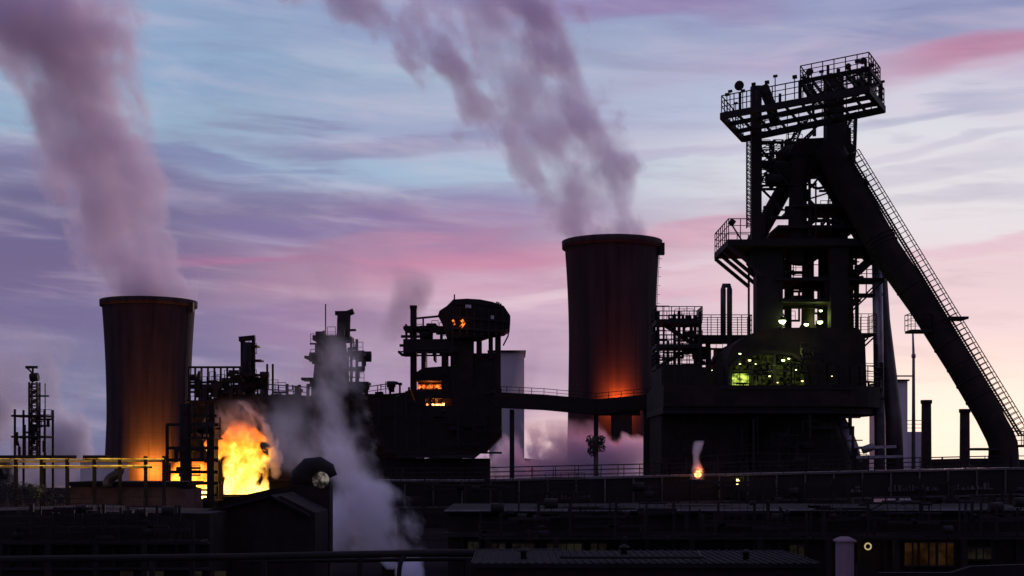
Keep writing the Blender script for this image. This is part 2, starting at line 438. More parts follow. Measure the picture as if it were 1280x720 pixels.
# explosion-relief funnel pointing left, hanging under the header
MB().tube([P(950,202,-2), P(962,208,-2), P(980,214,-2), P(996,225,-2)], [.3,.9,1.7,1.7], 12).build('relief_bend', 'rust', bf)
m = MB()
for (a, b) in (((945,178),(985,230)),((985,178),(948,230)),((948,232),(978,262)),((1042,200),(1012,236)),((1012,210),(1036,240)),((1012,250),(1060,300)),((1052,250),(1014,300)),((1064,150),(1044,185)),((985,178),(1010,150)),((1000,178),(1030,150))):
    m.beam(P(a[0],a[1],-3.5), P(b[0],b[1],-3.5), .3)
m.beam(P(944,178,-3.5), P(1064,178,-3.5), .35).beam(P(944,232,-3.5), P(990,232,-3.5), .3).beam(P(1012,200,-3.5), P(1012,302,-3.5), .35)
m.build('cross_bracing', 'steel', bf)
def torus(m, c, R_, r_, n=16):
    m.tube([Vector((c.x+R_*math.cos(2*math.pi*i/n), c.y, c.z+R_*math.sin(2*math.pi*i/n))) for i in range(n+1)], r_, 6)
m = MB(); torus(m, P(1023,222,-4), 1.6, .22); torus(m, P(1036,280,-4), 1.1, .18); m.beam(P(1012,222,-4), P(1036,222,-4), .2).beam(P(1036,222,-4), P(1036,290,-4), .2)
m.build('pipe_ring', 'steel', bf)
rq = random.Random(77)
for A_, B_, n_ in ((L_, N_, 11), (N_, R_, 3), (L_, F_, 2)):
    for i in range(n_):
        p = A_.lerp(B_, (i+rq.uniform(.2,.8))/n_)+Vector((0,0,.55)); h_ = rq.uniform(2.2, 3.6)
        MB().beam(p, p+Vector((0,0,h_)), .12).tube([p+Vector((-.25,0,h_)), p+Vector((.3,0,h_+.1))], rq.uniform(.18,.3), 7).build('rail_lamp', 'steel', crown)
# downcomer
dc0, dc1, dc2 = P(1042,185,-6), P(1106,312,-9), P(1225,520,-14)
dcp = [P(1034,184,-5).lerp(P(1106,312,-9), i/9) for i in range(9)]+[P(1106,312,-9), P(1154,382,-10), P(1200,456,-12), P(1236,518,-14)]+[P(1243,532,-14), P(1250,545,-14), P(1254,556,-14), P(1254.5,568,-14), P(1254.5,580,-14), P(1254.5,592,-14), P(1254.5,604,-14)]
rad = [2.2]*9+[2.2, 2.05, 1.95, 1.9]+[1.9,1.95,2.,2.05,2.1,2.1,2.1]
dc = MB().tube(dcp, rad, 20).build('downcomer_pipe', 'rust', bf)
rg = MB()
for i in range(9, 13):
    for f in (0, .33, .66):
        p = dcp[i-1].lerp(dcp[i], f); d = (dcp[i]-dcp[i-1]).normalized()
        rg.tube([p-d*.15, p+d*.15], rad[i]+.12, 20)
rg.build('flange', 'rust', dc)
wk = MB()
u0, u1 = P(1062,193,-8), P(1276,545,-15)
dd = (u1-u0).normalized(); nn_ = Vector((-dd.z, 0, dd.x)).normalized()
if nn_.x < 0: nn_ = -nn_
nb = 58
for yy in (-.6, .6):
    o = Vector((0, yy, 0))
    wk.beam(u0+o, u1+o, .26); wk.beam(u0+o+nn_*1.35, u1+o+nn_*1.35, .13)
    for i in range(nb+1):
        p = u0.lerp(u1, i/nb)+o; wk.beam(p, p+nn_*1.35, .1)
for i in range(0, nb*2): p = u0.lerp(u1, i/(nb*2)); wk.beam(p-Vector((0,.6,0)), p+Vector((0,.6,0)), .12)
for i in range(0, nb, 4):
    p = u0.lerp(u1, i/nb); wk.beam(p-nn_*.1, p-nn_*1.5+dd*.6, .16)
wk.build('stairway', 'steel', dc)
def small_platform(cx, py, w, dy, parent, rail=True, dep=2.4, brk=None, name='landing', base=D0, th=.35, rh=1.9):
    D = base+dy; z_ = Z(py, D); xa, xb = X(cx-w/2, D), X(cx+w/2, D)
    m = MB(); m.box(xa, xb, D-dep/2, D+dep/2, z_-th, z_)
    if brk:                                       # bracket side +1 leans to the right part
        for yy in (-dep/2+.2, dep/2-.2):
            e = xb if brk > 0 else xa; i_ = xa if brk > 0 else xb
            m.beam((e, D+yy, z_-th), (i_, D+yy, z_-th-abs(xb-xa)*.95), .22)
            m.beam(((e+i_)/2, D+yy, z_-th), ((e+i_)/2, D+yy, z_-th-abs(xb-xa)*.45), .14)
    o = m.build(name, 'steel', parent)
    if rail: MB().railing([(xa, D-dep/2, z_), (xb, D-dep/2, z_), (xb, D+dep/2, z_), (xa, D+dep/2, z_)], rh, 1.3, 3, .09, True).build('railing', 'steel', o)
    return o
small_platform(1194, 397, 24, -12, bf, False, 3.6); small_platform(1148, 413, 26, -11, bf, True, 3.2, rh=2.3)
small_platform(1228, 560, 30, -14, bf, False, 4); small_platform(1272, 556, 24, -14, bf, True, 3)
# upper service floor at row 310
pf = MB(); z3 = Z(308, D0)
pf.slab([(X(901,D0),D0-7),(X(1100,D0),D0-7),(X(1100,D0),D0+7),(X(901,D0),D0+7)], z3-.9, z3)
for yy in (-6.8, -2, 2, 6.8):
    pf.beam((X(902,D0), D0+yy, z3-.9), (X(946,D0), D0+yy, Z(352,D0)), .5); pf.beam((X(1098,D0), D0+yy, z3-.9), (X(1060,D0), D0+yy, Z(350,D0)), .4)
pf = pf.build('service_floor', 'steel', bf)
MB().railing([(X(902,D0),D0-7,z3),(X(945,D0),D0-7,z3)], 3., 1.9, 3, .12).railing([(X(902,D0),D0+7,z3),(X(945,D0),D0+7,z3)], 3., 1.9, 3, .12).railing([(X(902,D0),D0-7,z3),(X(902,D0),D0+7,z3)], 3., 2, 3, .12).build('railing', 'steel', pf)
MB().railing([(X(1080,D0),D0-7,z3),(X(1098,D0),D0-7,z3)], 2.4, 1.5, 3, .1).build('railing', 'steel', pf)
MB().beam(P(913,278,-7), P(930,305,-7), .2).tube([P(912,276,-7), P(918,280,-7)], .5, 8).build('winch_arm', 'steel', pf)
# main columns
for px, y0, y1, w, dy in ((960,305,445,3.9,-3),(1048,300,470,2.7,-5),(1030,300,480,1.4,5),(985,330,430,1.0,6),(1062,320,480,1.0,4)):
    MB().beam(P(px,y0,dy), P(px,y1,dy), w, w*.8).build('column', 'steel', bf)
MB().tube([P(1010,300,0), P(1010,340,0), P(1010,405,0), P(1010,450,0)], [.9,.9,1.0,4.2], 18).build('furnace_throat', 'rust', bf)
# tangle between the uptakes and inside the head frame: small decks, struts, pipes
def tangle(name, x0, x1, y0, y1, dmin, dmax, n, seed, base=D0, parent=bf, wmax=.5, hor=.45, mat='steel', lmax=38, decks=True):
    # pipes, struts and little decks that grow out of one connected frame
    rr = random.Random(seed); m = MB(); k_ = base/215; Db = base+(dmin+dmax)/2
    xa, xb = X(x0, Db), X(x1, Db); za, zb = Z(y1, Db), Z(y0, Db); ya, yb = base+dmin, base+dmax
    w0 = min(.3, wmax)*k_; segs = []
    def add(a, b, w, tube=False):
        if (a-b).length < .05: return
        d = (b-a).normalized()
        if tube: m.tube([a-d*w*.3, b+d*w*.3], w*.55, 7)
        else: m.beam(a-d*w*.45, b+d*w*.45, w, w*rr.uniform(.7, 1))
        segs.append((a, b))
    V = Vector
    cn = [V((xa,ya,za)), V((xb,ya,za)), V((xb,yb,za)), V((xa,yb,za))]
    for i in range(4): add(cn[i], cn[(i+1) % 4], w0)
    for i in range(max(2, int((xb-xa)/(5*k_)))):
        p = V((rr.uniform(xa, xb), rr.choice((ya, yb)), za)); add(p, V((p.x, p.y, za+(zb-za)*rr.uniform(.6, 1))), w0*rr.uniform(.7, 1.3))
    L = lmax*base/F
    for i in range(n):
        q = V((rr.uniform(xa, xb), rr.uniform(ya, yb), rr.uniform(za, zb))); best = None
        for a, b in segs:
            t = max(0, min(1, (q-a).dot(b-a)/(b-a).length_squared)); p = a.lerp(b, t); d = (q-p).length
            if best is None or d < best[0]: best = (d, p)
        p = best[1]; w = rr.uniform(.12, wmax)*k_; tb = rr.random() < .3
        if abs(q.y-p.y) < .4: q.y = p.y
        c1 = V((p.x, q.y, p.z)); add(p, c1, w, tb)
        if rr.random() < .2: add(c1, q, w*.7)
        elif rr.random() < .5: c2 = V((q.x, q.y, p.z)); add(c1, c2, w, tb); add(c2, q, w, tb)
        else: c2 = V((p.x, q.y, q.z)); add(c1, c2, w, tb); add(c2, q, w, tb)
        l2 = L*rr.uniform(.2, .6)
        if rr.random() < hor:
            a, b = V((max(xa, q.x-l2), q.y, q.z)), V((min(xb, q.x+l2), q.y, q.z)); add(a, b, w)
            if decks and rr.random() < .5: m.railing([a, b], 1.5*k_, 1.3*k_, 2, .08*k_)
        elif rr.random() < .5: add(V((q.x, q.y, max(za, q.z-l2))), V((q.x, q.y, min(zb, q.z+l2))), w)
        elif rr.random() < .5:
            r_ = rr.uniform(.35, .9)*k_*min(1, wmax*1.6); m.tube([q-V((r_*1.3,0,0)), q+V((r_*1.3,0,0))], r_, 9)   # small vessel
    return m.build(name, mat, parent)
tangle('pipework', 950, 1085, 225, 306, -5, 6, 24, 1, wmax=.7)
tangle('pipework', 968, 1045, 306, 425, -5, 6, 40, 2, wmax=.5, lmax=26)
tangle('pipework', 1050, 1072, 315, 480, -4, 4, 18, 3, wmax=.5, lmax=24)
tangle('pipework', 948, 1060, 150, 200, -5, 4, 14, 4, wmax=.5, lmax=22)
tangle('conduit', 1058, 1094, 430, 500, -6, 4, 10, 5, wmax=.3, lmax=20)
# floors at several rows behind the pipes
for k_, (xa, xb, py) in enumerate(((962,1070,352),(968,1066,378),(955,1066,428),(985,1048,262),(965,1066,288))):
    D = D0; z_ = Z(py, D)
    MB().box(X(xa,D), X(xb,D), D-5, D+5, z_-.45, z_).build('floor_grating', 'steel', bf)
small_platform(1078, 350, 44, -4, bf, True, 5, 1); small_platform(1080, 368, 40, -4, bf, False, 3)
small_platform(1076, 418, 28, -4, bf, True, 5, 1, rh=2.8)
small_platform(1082, 486, 32, -4, bf, True, 5, 1, rh=3.6)
# casting hall shoulder (rounded roof) and its glazed lit arch
sh = MB(); prof = [(899,486),(899,452),(905,438),(918,427),(936,420),(960,416),(1056,416),(1064,430),(1066,486)]
yb0, yb1 = D0-11, D0+12
outer = [(X(a,D0), Z(b,D0)) for a, b in prof]
sh.prism([(X(a,D0), Z(b,D0)) for a, b in ((899,486),(899,452),(905,438),(918,427),(936,420),(960,416),(1056,416),(1064,430),(1066,486))], D0-8.5, yb1)
hall = sh.build('casting_hall', 'rust', bf)
fr = MB()      # front ribs, mullions and arch in front of the glazing
Dg = D0-9.6
arch = [(912,484),(912,462),(922,450),(940,443),(965,440),(990,443),(1005,452),(1010,484)]
for a, b in zip(arch, arch[1:]): fr.beam(W(a[0],a[1],Dg), W(b[0],b[1],Dg), .45)
for px in (938, 968): fr.beam(W(px,442,Dg), W(px,486,Dg), .4)
for py in (464,): fr.beam(W(910,py,Dg), W(1010,py,Dg), .22)
fr.build('window_frame', 'steel', hall)
gl = MB(); gl.box(X(916,Dg), X(937,Dg), Dg+.35, Dg+.6, Z(486,Dg), Z(467,Dg)); gl.build('lit_window', 'win_green', hall, label='bright yellow green window at the left end of the hall')
M['win_green_dim'] = mat_glow('window_green_dim', (.55,.7,.12), .06, 1.9, (.03,.05,.01), .03)
gl = MB(); gl.prism([(X(a,Dg), Z(b,Dg)) for a, b in ((916,461),(924,451),(941,445),(965,443),(988,446),(1003,454),(1007,484),(941,484),(941,464),(916,464))][::-1], Dg+.4, Dg+.6); gl.build('lit_window', 'win_green_dim', hall)
tangle('walkway_clutter', 900, 1062, 440, 486, -13, -11, 29, 6, wmax=.28, lmax=26)
# casting deck: wide fascia curving away at its right end
def arc_slab(m, cx, rx, ry, y0c, z0, z1, a0, a1, n=24):
    pts = [(cx+rx*math.cos(R(a0+(a1-a0)*i/n)), y0c+ry*math.sin(R(a0+(a1-a0)*i/n))) for i in range(n+1)]
    m.slab(pts, z0, z1)
xl, xr = X(818,D0), X(1101,D0)
cd = MB(); ptsd = [(xl, D0+12), (xl, D0-13)]+[(X(1010,D0)+(xr-X(1010,D0))*math.sin(R(a)), D0+1-14*math.cos(R(a))) for a in range(0, 100, 9)]+[(xr-1, D0+12)]
cd.slab(ptsd, Z(512,D0), Z(487,D0))
deck = cd.build('casting_deck', 'rust', bf)
MB().railing([(a, b, Z(487,D0)) for a, b in ptsd[1:-1]], 2.9, 1.5, 4, .12).build('railing', 'steel', deck)
MB().slab([((a-xl)*.97+xl, b+.6) for a, b in ptsd], Z(520,D0), Z(512,D0)-.003).build('deck_girder', 'steel', deck)
# furnace hearth body: bell that narrows below the deck then spreads to the foundation
MB().lathe((X(990,D0), D0), [(75*S, 0), (76*S, 9), (72*S, 14), (62*S, Z(545,D0)), (58*S, Z(530,D0)), (66*S, Z(519,D0))], 48).build('hearth_shell', 'rust', bf)
MB().tube([P(1050,522,-6), P(1058,540,-7), P(1066,560,-8), P(1072,580,-8)], [.7,.9,.9,.7], 12).build('blast_main', 'galv', bf)
tangle('hearth_pipework', 925, 1090, 520, 590, -13, -9, 25, 8, wmax=.45, lmax=34)
# rounded left buttress below deck, hot stove side
MB().box(X(820,D0), X(925,D0), D0-8, D0+10, 0, Z(520,D0)-.004).build('plinth', 'brick', bf)
MB().box(X(822,D0), X(905,D0), D0-6, D0+9, Z(487,D0)+.004, Z(462,D0)).build('switch_house', 'rust', bf)
# lamps of the furnace
for px, py, dy, r, mt in ((978,401,-7,.62,'lamp_green'),(979,410,-7,.4,'lamp_green'),(1008,405,-7,.42,'lamp_green'),(1025,402,-7,.5,'lamp_green'),(1016,413,-7,.4,'lamp_green'),(1026,388,-6,.3,'lamp_green'),(925,442,-10,.2,'lamp_green'),(979,450,-10,.3,'lamp_green'),(986,448,-10,.2,'lamp_green'),(925,455,-12,.18,'lamp_green'),(995,462,-13,.14,'lamp_green'),(945,455,-12,.2,'lamp_green'),(962,470,-12,.16,'lamp_green'),(1003,476,-12,.2,'lamp_warm'),(937,450,-12,.26,'lamp_warm'),(972,478,-12,.14,'lamp_warm'),(890,462,-8,.16,'lamp_green'),(1040,470,-12,.12,'lamp_warm')):
    c0 = P(px, py, dy)
    m = MB().lathe((c0.x, c0.y), [(r*.35, c0.z+r*.9), (r*.9, c0.z+r*.2), (r*.95, c0.z+r*.1)][::-1], 10); m.beam(c0+Vector((0,.0,r*.8)), c0+Vector((0,1.2,r*1.4)), .12)
    lm = m.build('floodlight', 'steel', bf)
    rr_ = [(r*.1, c0.z-r*.75), (r*.6, c0.z-r*.55), (r*.85, c0.z-r*.1), (r*.8, c0.z+r*.1)]
    MB().lathe((c0.x, c0.y), rr_, 10).build('bulb', mt, lm)
for px, py, dy, pw in ((985,398,-5,260),(1022,398,-2,260),(928,476,-11,200),(965,462,-12,260),(1000,440,-12,160),(1010,250,0,0)):
    if pw: point('furnace_light', P(px, py, dy), (.75,1.,.25), pw, .5, bf)
# tall pipe right of the frame, joining the floors
MB().tube([P(1096,312,-5), P(1098,430,-5), P(1100,590,-5)], .75, 10).build('standpipe', 'galv', bf)
MB().tube([P(1103,330,-3), P(1106,400,-3), P(1117,520,-3), P(1119,592,-3)], [.6,.8,1.25,1.3], 12).build('standpipe', 'pipe', bf)
for px in (880, 1010, 1085, 1238, 1268):       # legs reaching the ground
    MB().beam(P(px,592,-14), (P(px,592,-14).x, D0-14, 0), 1.2).build('leg', 'steel', bf)

# ---- stair tower on the left of the furnace
Ds = 222
st = thing('stair_tower', (X(845,Ds), Ds, 0), 'open lattice stair tower standing against the right edge of the cooling tower', 'stair tower')
m = MB(); xa, xb = X(820,Ds), X(872,Ds)
for xx in (xa, (xa+xb)/2, xb):
    for yy in (Ds-3, Ds+3): m.beam((xx,yy,0), (xx,yy,Z(392,Ds)), .45)
m.build('frame', 'steel', st)
for py, full in ((402,1),(432,1),(458,1),(484,1)):
    z_ = Z(py,Ds); o = MB().box(xa-.3, xb+.3, Ds-3.3, Ds+3.3, z_-.6, z_).build('floor', 'steel', st)
    MB().railing([(xa-.3,Ds-3.3,z_),(xb+.3,Ds-3.3,z_),(xb+.3,Ds+3.3,z_),(xa-.3,Ds+3.3,z_)], 2.0, 1.1, 3, .12, True).build('railing', 'steel', o)
fl = MB()
for i, (ya, yb) in enumerate(((484,458),(458,432),(432,402))):
    a, b = (xa+.5, xb-.5) if i % 2 else (xb-.5, xa+.5)
    for yy in (Ds-1.2, Ds+.2): fl.beam((a,yy,Z(ya,Ds)), (b,yy,Z(yb,Ds)), .25, .5)
fl.build('stair_flight', 'steel', st)
tangle('pipework', 821, 871, 392, 484, -2.5, 2.5, 33, 21, base=Ds, parent=st, wmax=.5, lmax=20)
MB().box(xa-.5, xb+1, Ds-4, Ds+5, Z(520,Ds), Z(486,Ds)).build('machine_room', 'rust', st)
# ---- gallery between stair tower and furnace
ga = thing('steel_gallery', (X(905,Ds), Ds, 0), 'railed steel gallery linking the lattice stair tower to the furnace', 'gallery')
z_ = Z(420,Ds)
MB().box(X(873.5,Ds), X(937,Ds), Ds-2, Ds+2, z_-1.1, z_).beam((X(885,Ds),Ds,z_-1.1),(X(885,Ds),Ds,0),.7).build('deck', 'steel', ga)
MB().railing([(X(874,Ds),Ds-2,z_),(X(937,Ds),Ds-2,z_),(X(937,Ds),Ds+2,z_),(X(874,Ds),Ds+2,z_)], 3.1, 1.5, 4, .11, True).build('railing', 'steel', ga)
MB().tube([W(904,420,Ds-3), W(904,362,Ds-3), W(905,357,Ds-3), W(911,357,Ds-3), W(912,362,Ds-3), W(912,440,Ds-3)], .42, 8).beam(W(936,318,Ds-1), W(936,420,Ds-1), .3).build('pipe_loop', 'pipe', ga)
tangle('pipework', 872, 937, 432, 486, -3, 3, 24, 22, base=Ds, parent=ga, wmax=.6, lmax=24)
MB().box(X(895,Ds), X(912,Ds), Ds-1, Ds+3, Z(486,Ds), Z(436,Ds)).build('cabin', 'rust', ga)

# ================================================================== CONVEYOR BRIDGE in front of the right tower
Dc = 240
cb = thing('conveyor_bridge', (X(720,Dc), Dc, 0), 'enclosed dark conveyor bridge crossing in front of the tall cooling tower', 'conveyor bridge')
seg = [(618,497),(680,500),(745,506),(808,500),(822,500)]
m = MB()
for a, b in zip(seg, seg[1:]): m.beam(W(a[0]-.01,a[1]+3,Dc), W(b[0],b[1]+3,Dc), 4, 2.5)
m.build('enclosure', 'rust', cb)
m = MB()
for a, b in zip(seg[:-1], seg[1:]):
    m.railing([W(a[0],a[1]-6,Dc-2), W(b[0],b[1]-6,Dc-2)], 1.1, 2., 2, .1)
m.build('railing', 'steel', cb)
for px, w in ((745,.7),(812,2.0),(640,.8)):
    p = W(px, 512, Dc); MB().beam(p, (p.x, Dc, 0), w, 1.5).build('leg', 'steel', cb)
MB().beam(W(748,515,Dc-1), W(800,515,Dc-1), .5, 1.2).build('walkway', 'steel', cb)
# fire in the port behind the bridge that lights the right tower
fp = thing('fire_port', (X(783,314), 314, 0), 'small red hot opening low on the tall cooling tower, behind the bridge', 'furnace mouth')
MB().box(X(764,314), X(790,314), 313.6, 315.5, 0, Z(519,314)).build('housing', 'rust', fp)
MB().box(X(766,313), X(788,313), 313.2, 313.5, Z(517,313), Z(512,313)).build('glow_slot', 'furn_glow', fp)
point('fire_light', W(775,500,317.2), (1.,.15,.02), 11000, .6)

# ================================================================== MIDDLE WORKS (row 375..590)
Dm = 260
mp = thing('sinter_plant', (X(570,Dm), Dm, 0), 'dark works building with a hooded conveyor head on top and orange fires inside', 'plant building')
sm = Dm/F
def Q(px, py, dy=0): return W(px, py, Dm+dy)
MB().beam(Q(517,383), Q(517,500), 1.15).box(X(512.5,Dm), X(521.5,Dm), Dm-.7, Dm+.7, Z(386,Dm), Z(382,Dm)).build('vent_stack', 'steel', mp)
hp = [(549,398),(551,392),(560,386),(568,378),(585,377),(601,378),(616,381),(630,386),(638,398),(637,412),(630,417),(612,420),(600,424),(560,426),(556,412)]
hood = MB().prism([(X(a,Dm), Z(b,Dm)) for a, b in hp], Dm-5, Dm+5).build('conveyor_hood', 'rust', mp)
m = MB()
m.beam(Q(566,380.5,-5.2), Q(600,380,-5.2), .2).beam(Q(600,380,-5.2), Q(630,384,-5.2), .2)
for i in range(26):
    px = 566+i*2.4; m.beam(Q(px, 380+(max(0,px-600))*.12,-5.2), Q(px, 374.5+random.random()*2+(max(0,px-600))*.12,-5.2), .3)
for i in range(8): m.beam(Q(566+i*9, 383+i*.7,-5.3), Q(566+i*9, 420,-5.3), .35)
m.beam(Q(566,396,-5.4), Q(636,402,-5.4), .4); m.beam(Q(566,410,-5.4), Q(632,414,-5.4), .4)
m.tube([Q(637,405,-5), Q(635,420,-5), Q(629,432,-5)], .15, 6)
m.beam(Q(568,368,0), Q(568,380,0), .25)
m.build('rib', 'steel', hood)
MB().box(X(585,Dm)-.3, X(590,Dm), Dm-5.3, Dm-5.15, Z(389,Dm), Z(384,Dm)).box(X(614,Dm), X(618,Dm), Dm-5.3, Dm-5.15, Z(405,Dm), Z(398,Dm)).build('skylight', M['clad'], hood)
m = MB().box(X(506,Dm), X(566,Dm), Dm-4, Dm+4, Z(440,Dm), Z(426,Dm)); m.box(X(506,Dm), X(560,Dm), Dm-4, Dm+4, Z(414,Dm), Z(410,Dm)); m.beam(Q(520,398), Q(552,395), .35).beam(Q(529,396), Q(529,412), .3).build('transfer_deck', 'steel', mp)
tangle('deck_clutter', 501, 568, 408, 442, -6, 3, 30, 31, base=Dm, parent=mp, wmax=.7, lmax=18)
for a, b, y0, y1 in ((564,592,415,500),(596,602,418,450),(611,616,418,450),(619,626,418,500),(528,533,438,470),(543,545,438,452),(553,560,438,470)):
    MB().box(X(a,Dm), X(b,Dm), Dm-3.5, Dm+3, Z(y1,Dm), Z(y0,Dm)).build('column', 'rust', mp)
MB().box(X(592.5,Dm), X(620,Dm), Dm-3, Dm+3, Z(500,Dm), Z(443,Dm)).build('bin_house', 'rust', mp)
MB().prism([(X(a,Dm), Z(b,Dm)) for a, b in ((521,477),(521,467),(530,461),(556,459),(564,459),(564,477))][::-1], Dm-3, Dm+5).build('canopy', 'roof', mp)
# fire bay: recess with glow
MB().box(X(521,Dm), X(566,Dm), Dm+3.2, Dm+4, Z(520,Dm), Z(477,Dm)).build('back_wall', 'brick', mp)
MB().box(X(522,Dm), X(553,Dm), Dm+2.4, Dm+3, Z(485,Dm), Z(480,Dm)).build('fire_slot', 'furn_glow', mp)
MB().box(X(534,Dm), X(556,Dm), Dm-2, Dm-1.3, Z(512,Dm), Z(504,Dm)).build('fire_slot', 'hot', mp)
MB().tube([Q(577,400,-5.6), Q(580,404,-5.6), Q(576,409,-5.6)], .3, 6).tube([Q(566,400,-5.6), Q(568,406,-5.6)], .22, 6).build('fire_spot', 'furn_glow', mp)
point('fire_light', Q(572,404,-7.5), (1.,.4,.08), 30, .6, mp)
point('fire_light', Q(545,500,-1), (1.,.3,.05), 700, .8, mp)
point('fire_light', Q(540,484,1), (1.,.22,.04), 700, .6, mp)
MB().box(X(520,Dm), X(567,Dm), Dm-3.4, Dm-2.8, Z(499,Dm), Z(488,Dm)).box(X(553,Dm), X(567,Dm), Dm-3.4, Dm-2.8, Z(488,Dm)+.003, Z(476,Dm)).box(X(520,Dm), X(533,Dm), Dm-3.4, Dm-2.8, Z(515,Dm), Z(499,Dm)-.003).build('parapet', 'rust', mp)
tangle('fire_bay_frame', 524, 590, 477, 515, -4, 0, 14, 33, base=Dm, parent=mp, wmax=.5, lmax=20)
# lower bulk
MB().prism([(X(a,Dm), Z(b,Dm)) for a, b in ((482,566),(468,540),(470,505),(500,497),(514,488),(522,508),(566,508),(570,488),(627,486),(627,545),(606,566))][::-1], Dm-4.4, Dm+12).build('lower_hall', 'rust', mp)
MB().prism([(X(a,Dm), Z(b,Dm)) for a, b in ((500,572),(500,566),(600,566.3),(592,573))][::-1], Dm-6, Dm+8).build('ledge', 'conc', mp)
MB().box(X(468,Dm), X(612,Dm), Dm-3, Dm+10, 0, Z(573,Dm)-.01).build('plinth', 'brick', mp)
tangle('wall_pipework', 470, 626, 490, 566, -6, -4.8, 21, 34, base=Dm, parent=mp, wmax=.35, lmax=40, decks=False)
# ---- long hall to the left
Dh = 302
lh = thing('long_hall', (X(400,Dh), Dh, 0), 'long low dark hall behind the steam in the middle of the works', 'hall')
MB().prism([(X(a,Dh), Z(b,Dh)) for a, b in ((262,640),(262,506),(318,500),(345,492),(400,498),(440,498),(490,492),(520,489),(520,640))][::-1], Dh, Dh+30).build('walls', 'rust', lh)
MB().railing([W(440,498,Dh+2), W(488,491,Dh+2)], 2., 3, 2, .18).build('roof_railing', 'steel', lh)
MB().railing([W(330,493,Dh+2), W(385,497,Dh+2)], 2.2, 3, 2, .2).beam(W(359,497,Dh+2), W(359,480,Dh+2), .6).beam(W(372,497,Dh+2), W(372,484,Dh+2), 1.).build('roof_railing', 'steel', lh)
tangle('roof_pipework', 322, 392, 482, 496, 0, 4, 16, 36, base=Dh, parent=lh, wmax=.5, lmax=14)
tangle('roof_pipework', 444, 512, 478, 494, 0, 4, 14, 37, base=Dh, parent=lh, wmax=.5, lmax=14)
tangle('wall_duct', 330, 510, 500, 600, -3, -1, 16, 35, base=Dh, parent=lh, wmax=1.0, lmax=60, decks=False)
# ---- lattice tower in the centre left (385..455)
Dt = 285
tw = thing('scrubber_tower', (X(420,Dt), Dt, 0), 'dark stepped tower with platforms and a beak shaped top behind the steam', 'tower')
MB().tube([W(430,392,Dt), W(429,425,Dt)], 1.35, 12).build('top_flue', 'rust', tw)
MB().beam(W(419,391.5,Dt), W(441,391,Dt), .9, .8).tube([W(434,392,Dt), W(442,389,Dt)], .6, 8).beam(W(430,413,Dt), W(445,412.5,Dt), .45).build('beak', 'steel', tw)
m = MB(); m.box(X(394,Dt), X(440,Dt), Dt-4, Dt+4, Z(427,Dt), Z(421,Dt)); m.beam(W(407,380,Dt), W(407,421,Dt), .22)
m.build('head_platform', 'steel', tw)
MB().lathe((X(414,Dt), Dt), [(3.6, 0), (3.6, Z(470,Dt)), (3.0, Z(428,Dt))], 20).build('vessel', 'rust', tw)
m = MB()
for px in (399, 439, 446): m.beam(W(px,424,Dt-3), W(px,500,Dt-3), .5)
for px, py, w in ((394,446,22),(446,442,22),(450,478,24),(390,473,22),(420,478,60),(437,460,16)):
    m.box(X(px-w/2,Dt), X(px+w/2,Dt), Dt-3, Dt+3, Z(py+3,Dt), Z(py,Dt))
m.build('side_platform', 'steel', tw)
tangle('tower_pipework', 386, 456, 428, 498, -5, 2, 36, 41, base=Dt, parent=tw, wmax=.6, lmax=18)
tangle('top_pipework', 396, 440, 414, 424, -4, 0, 6, 42, base=Dt, parent=tw, wmax=.6, lmax=10)
# ---- tower and pipe rack (235..330)
Dr = 300
rt = thing('crooked_tower', (X(312,Dr), Dr, 0), 'narrow dark steel tower with a flat cap, right of the pipe rack', 'tower')
m = MB(); m.beam(W(299,424,Dr), W(319,422,Dr), 1.2, 1.0); m.beam(W(300,424,Dr), W(306,430,Dr), .8); m.build('cap', 'steel', rt)
m = MB()
for px in (303, 317): m.beam(W(px,424,Dr), W(px,505,Dr), .7)
for py in range(430, 500, 8): m.beam(W(303,py,Dr), W(318,py,Dr), .5)
m.tube([W(309,428,Dr), W(309,500,Dr)], 1.0, 8).build('shaft', 'steel', rt)
tangle('tower_pipework', 302, 320, 426, 470, -2, 2, 10, 43, base=Dr, parent=rt, wmax=.6, lmax=12)
m = MB()
for px, py, w in ((318,432,10),(321,450,14),(322,468,26)): m.box(X(px-w/2,Dr), X(px+w/2,Dr), Dr-2, Dr+2, Z(py+2,Dr), Z(py,Dr))
for px in (334, 341): m.beam(W(px,455,Dr), W(px,500,Dr), .4)
m.build('side_platform', 'steel', rt)
tangle('base_pipework', 300, 336, 466, 500, -3, 2, 20, 44, base=Dr, parent=rt, wmax=.8, lmax=16)
MB().prism([(X(a,Dr), Z(b,Dr)) for a, b in ((236,530),(236,503),(262,500),(298,492),(338,494),(338,526),(318,530),(300,524),(276,530))][::-1], Dr-2, Dr+8).build('duct_house', 'rust', rt)
MB().box(X(238,Dr), X(262,Dr), Dr-1, Dr+5, 0, Z(530,Dr)).build('plinth', 'brick', rt)
pr = thing('pipe_rack', (X(265,Dr), Dr-6, 0), 'open steel pipe rack between the left cooling tower and the crooked tower', 'pipe rack')
Dq = Dr-6; m = MB()
for px in range(236, 304, 8): m.beam(W(px,459,Dq), W(px,503,Dq), .38)
for py in (459, 478, 490): m.beam(W(236,py,Dq), W(302,py,Dq), .42)
m.build('frame', 'steel', pr)
tangle('pipework', 236, 302, 466, 502, -3, 3, 30, 45, base=Dq, parent=pr, wmax=.8, lmax=18)
for px in (240, 262): MB().beam(W(px,503,Dq), (X(px,Dq), Dq, 0), .8).build('leg', 'steel', pr)

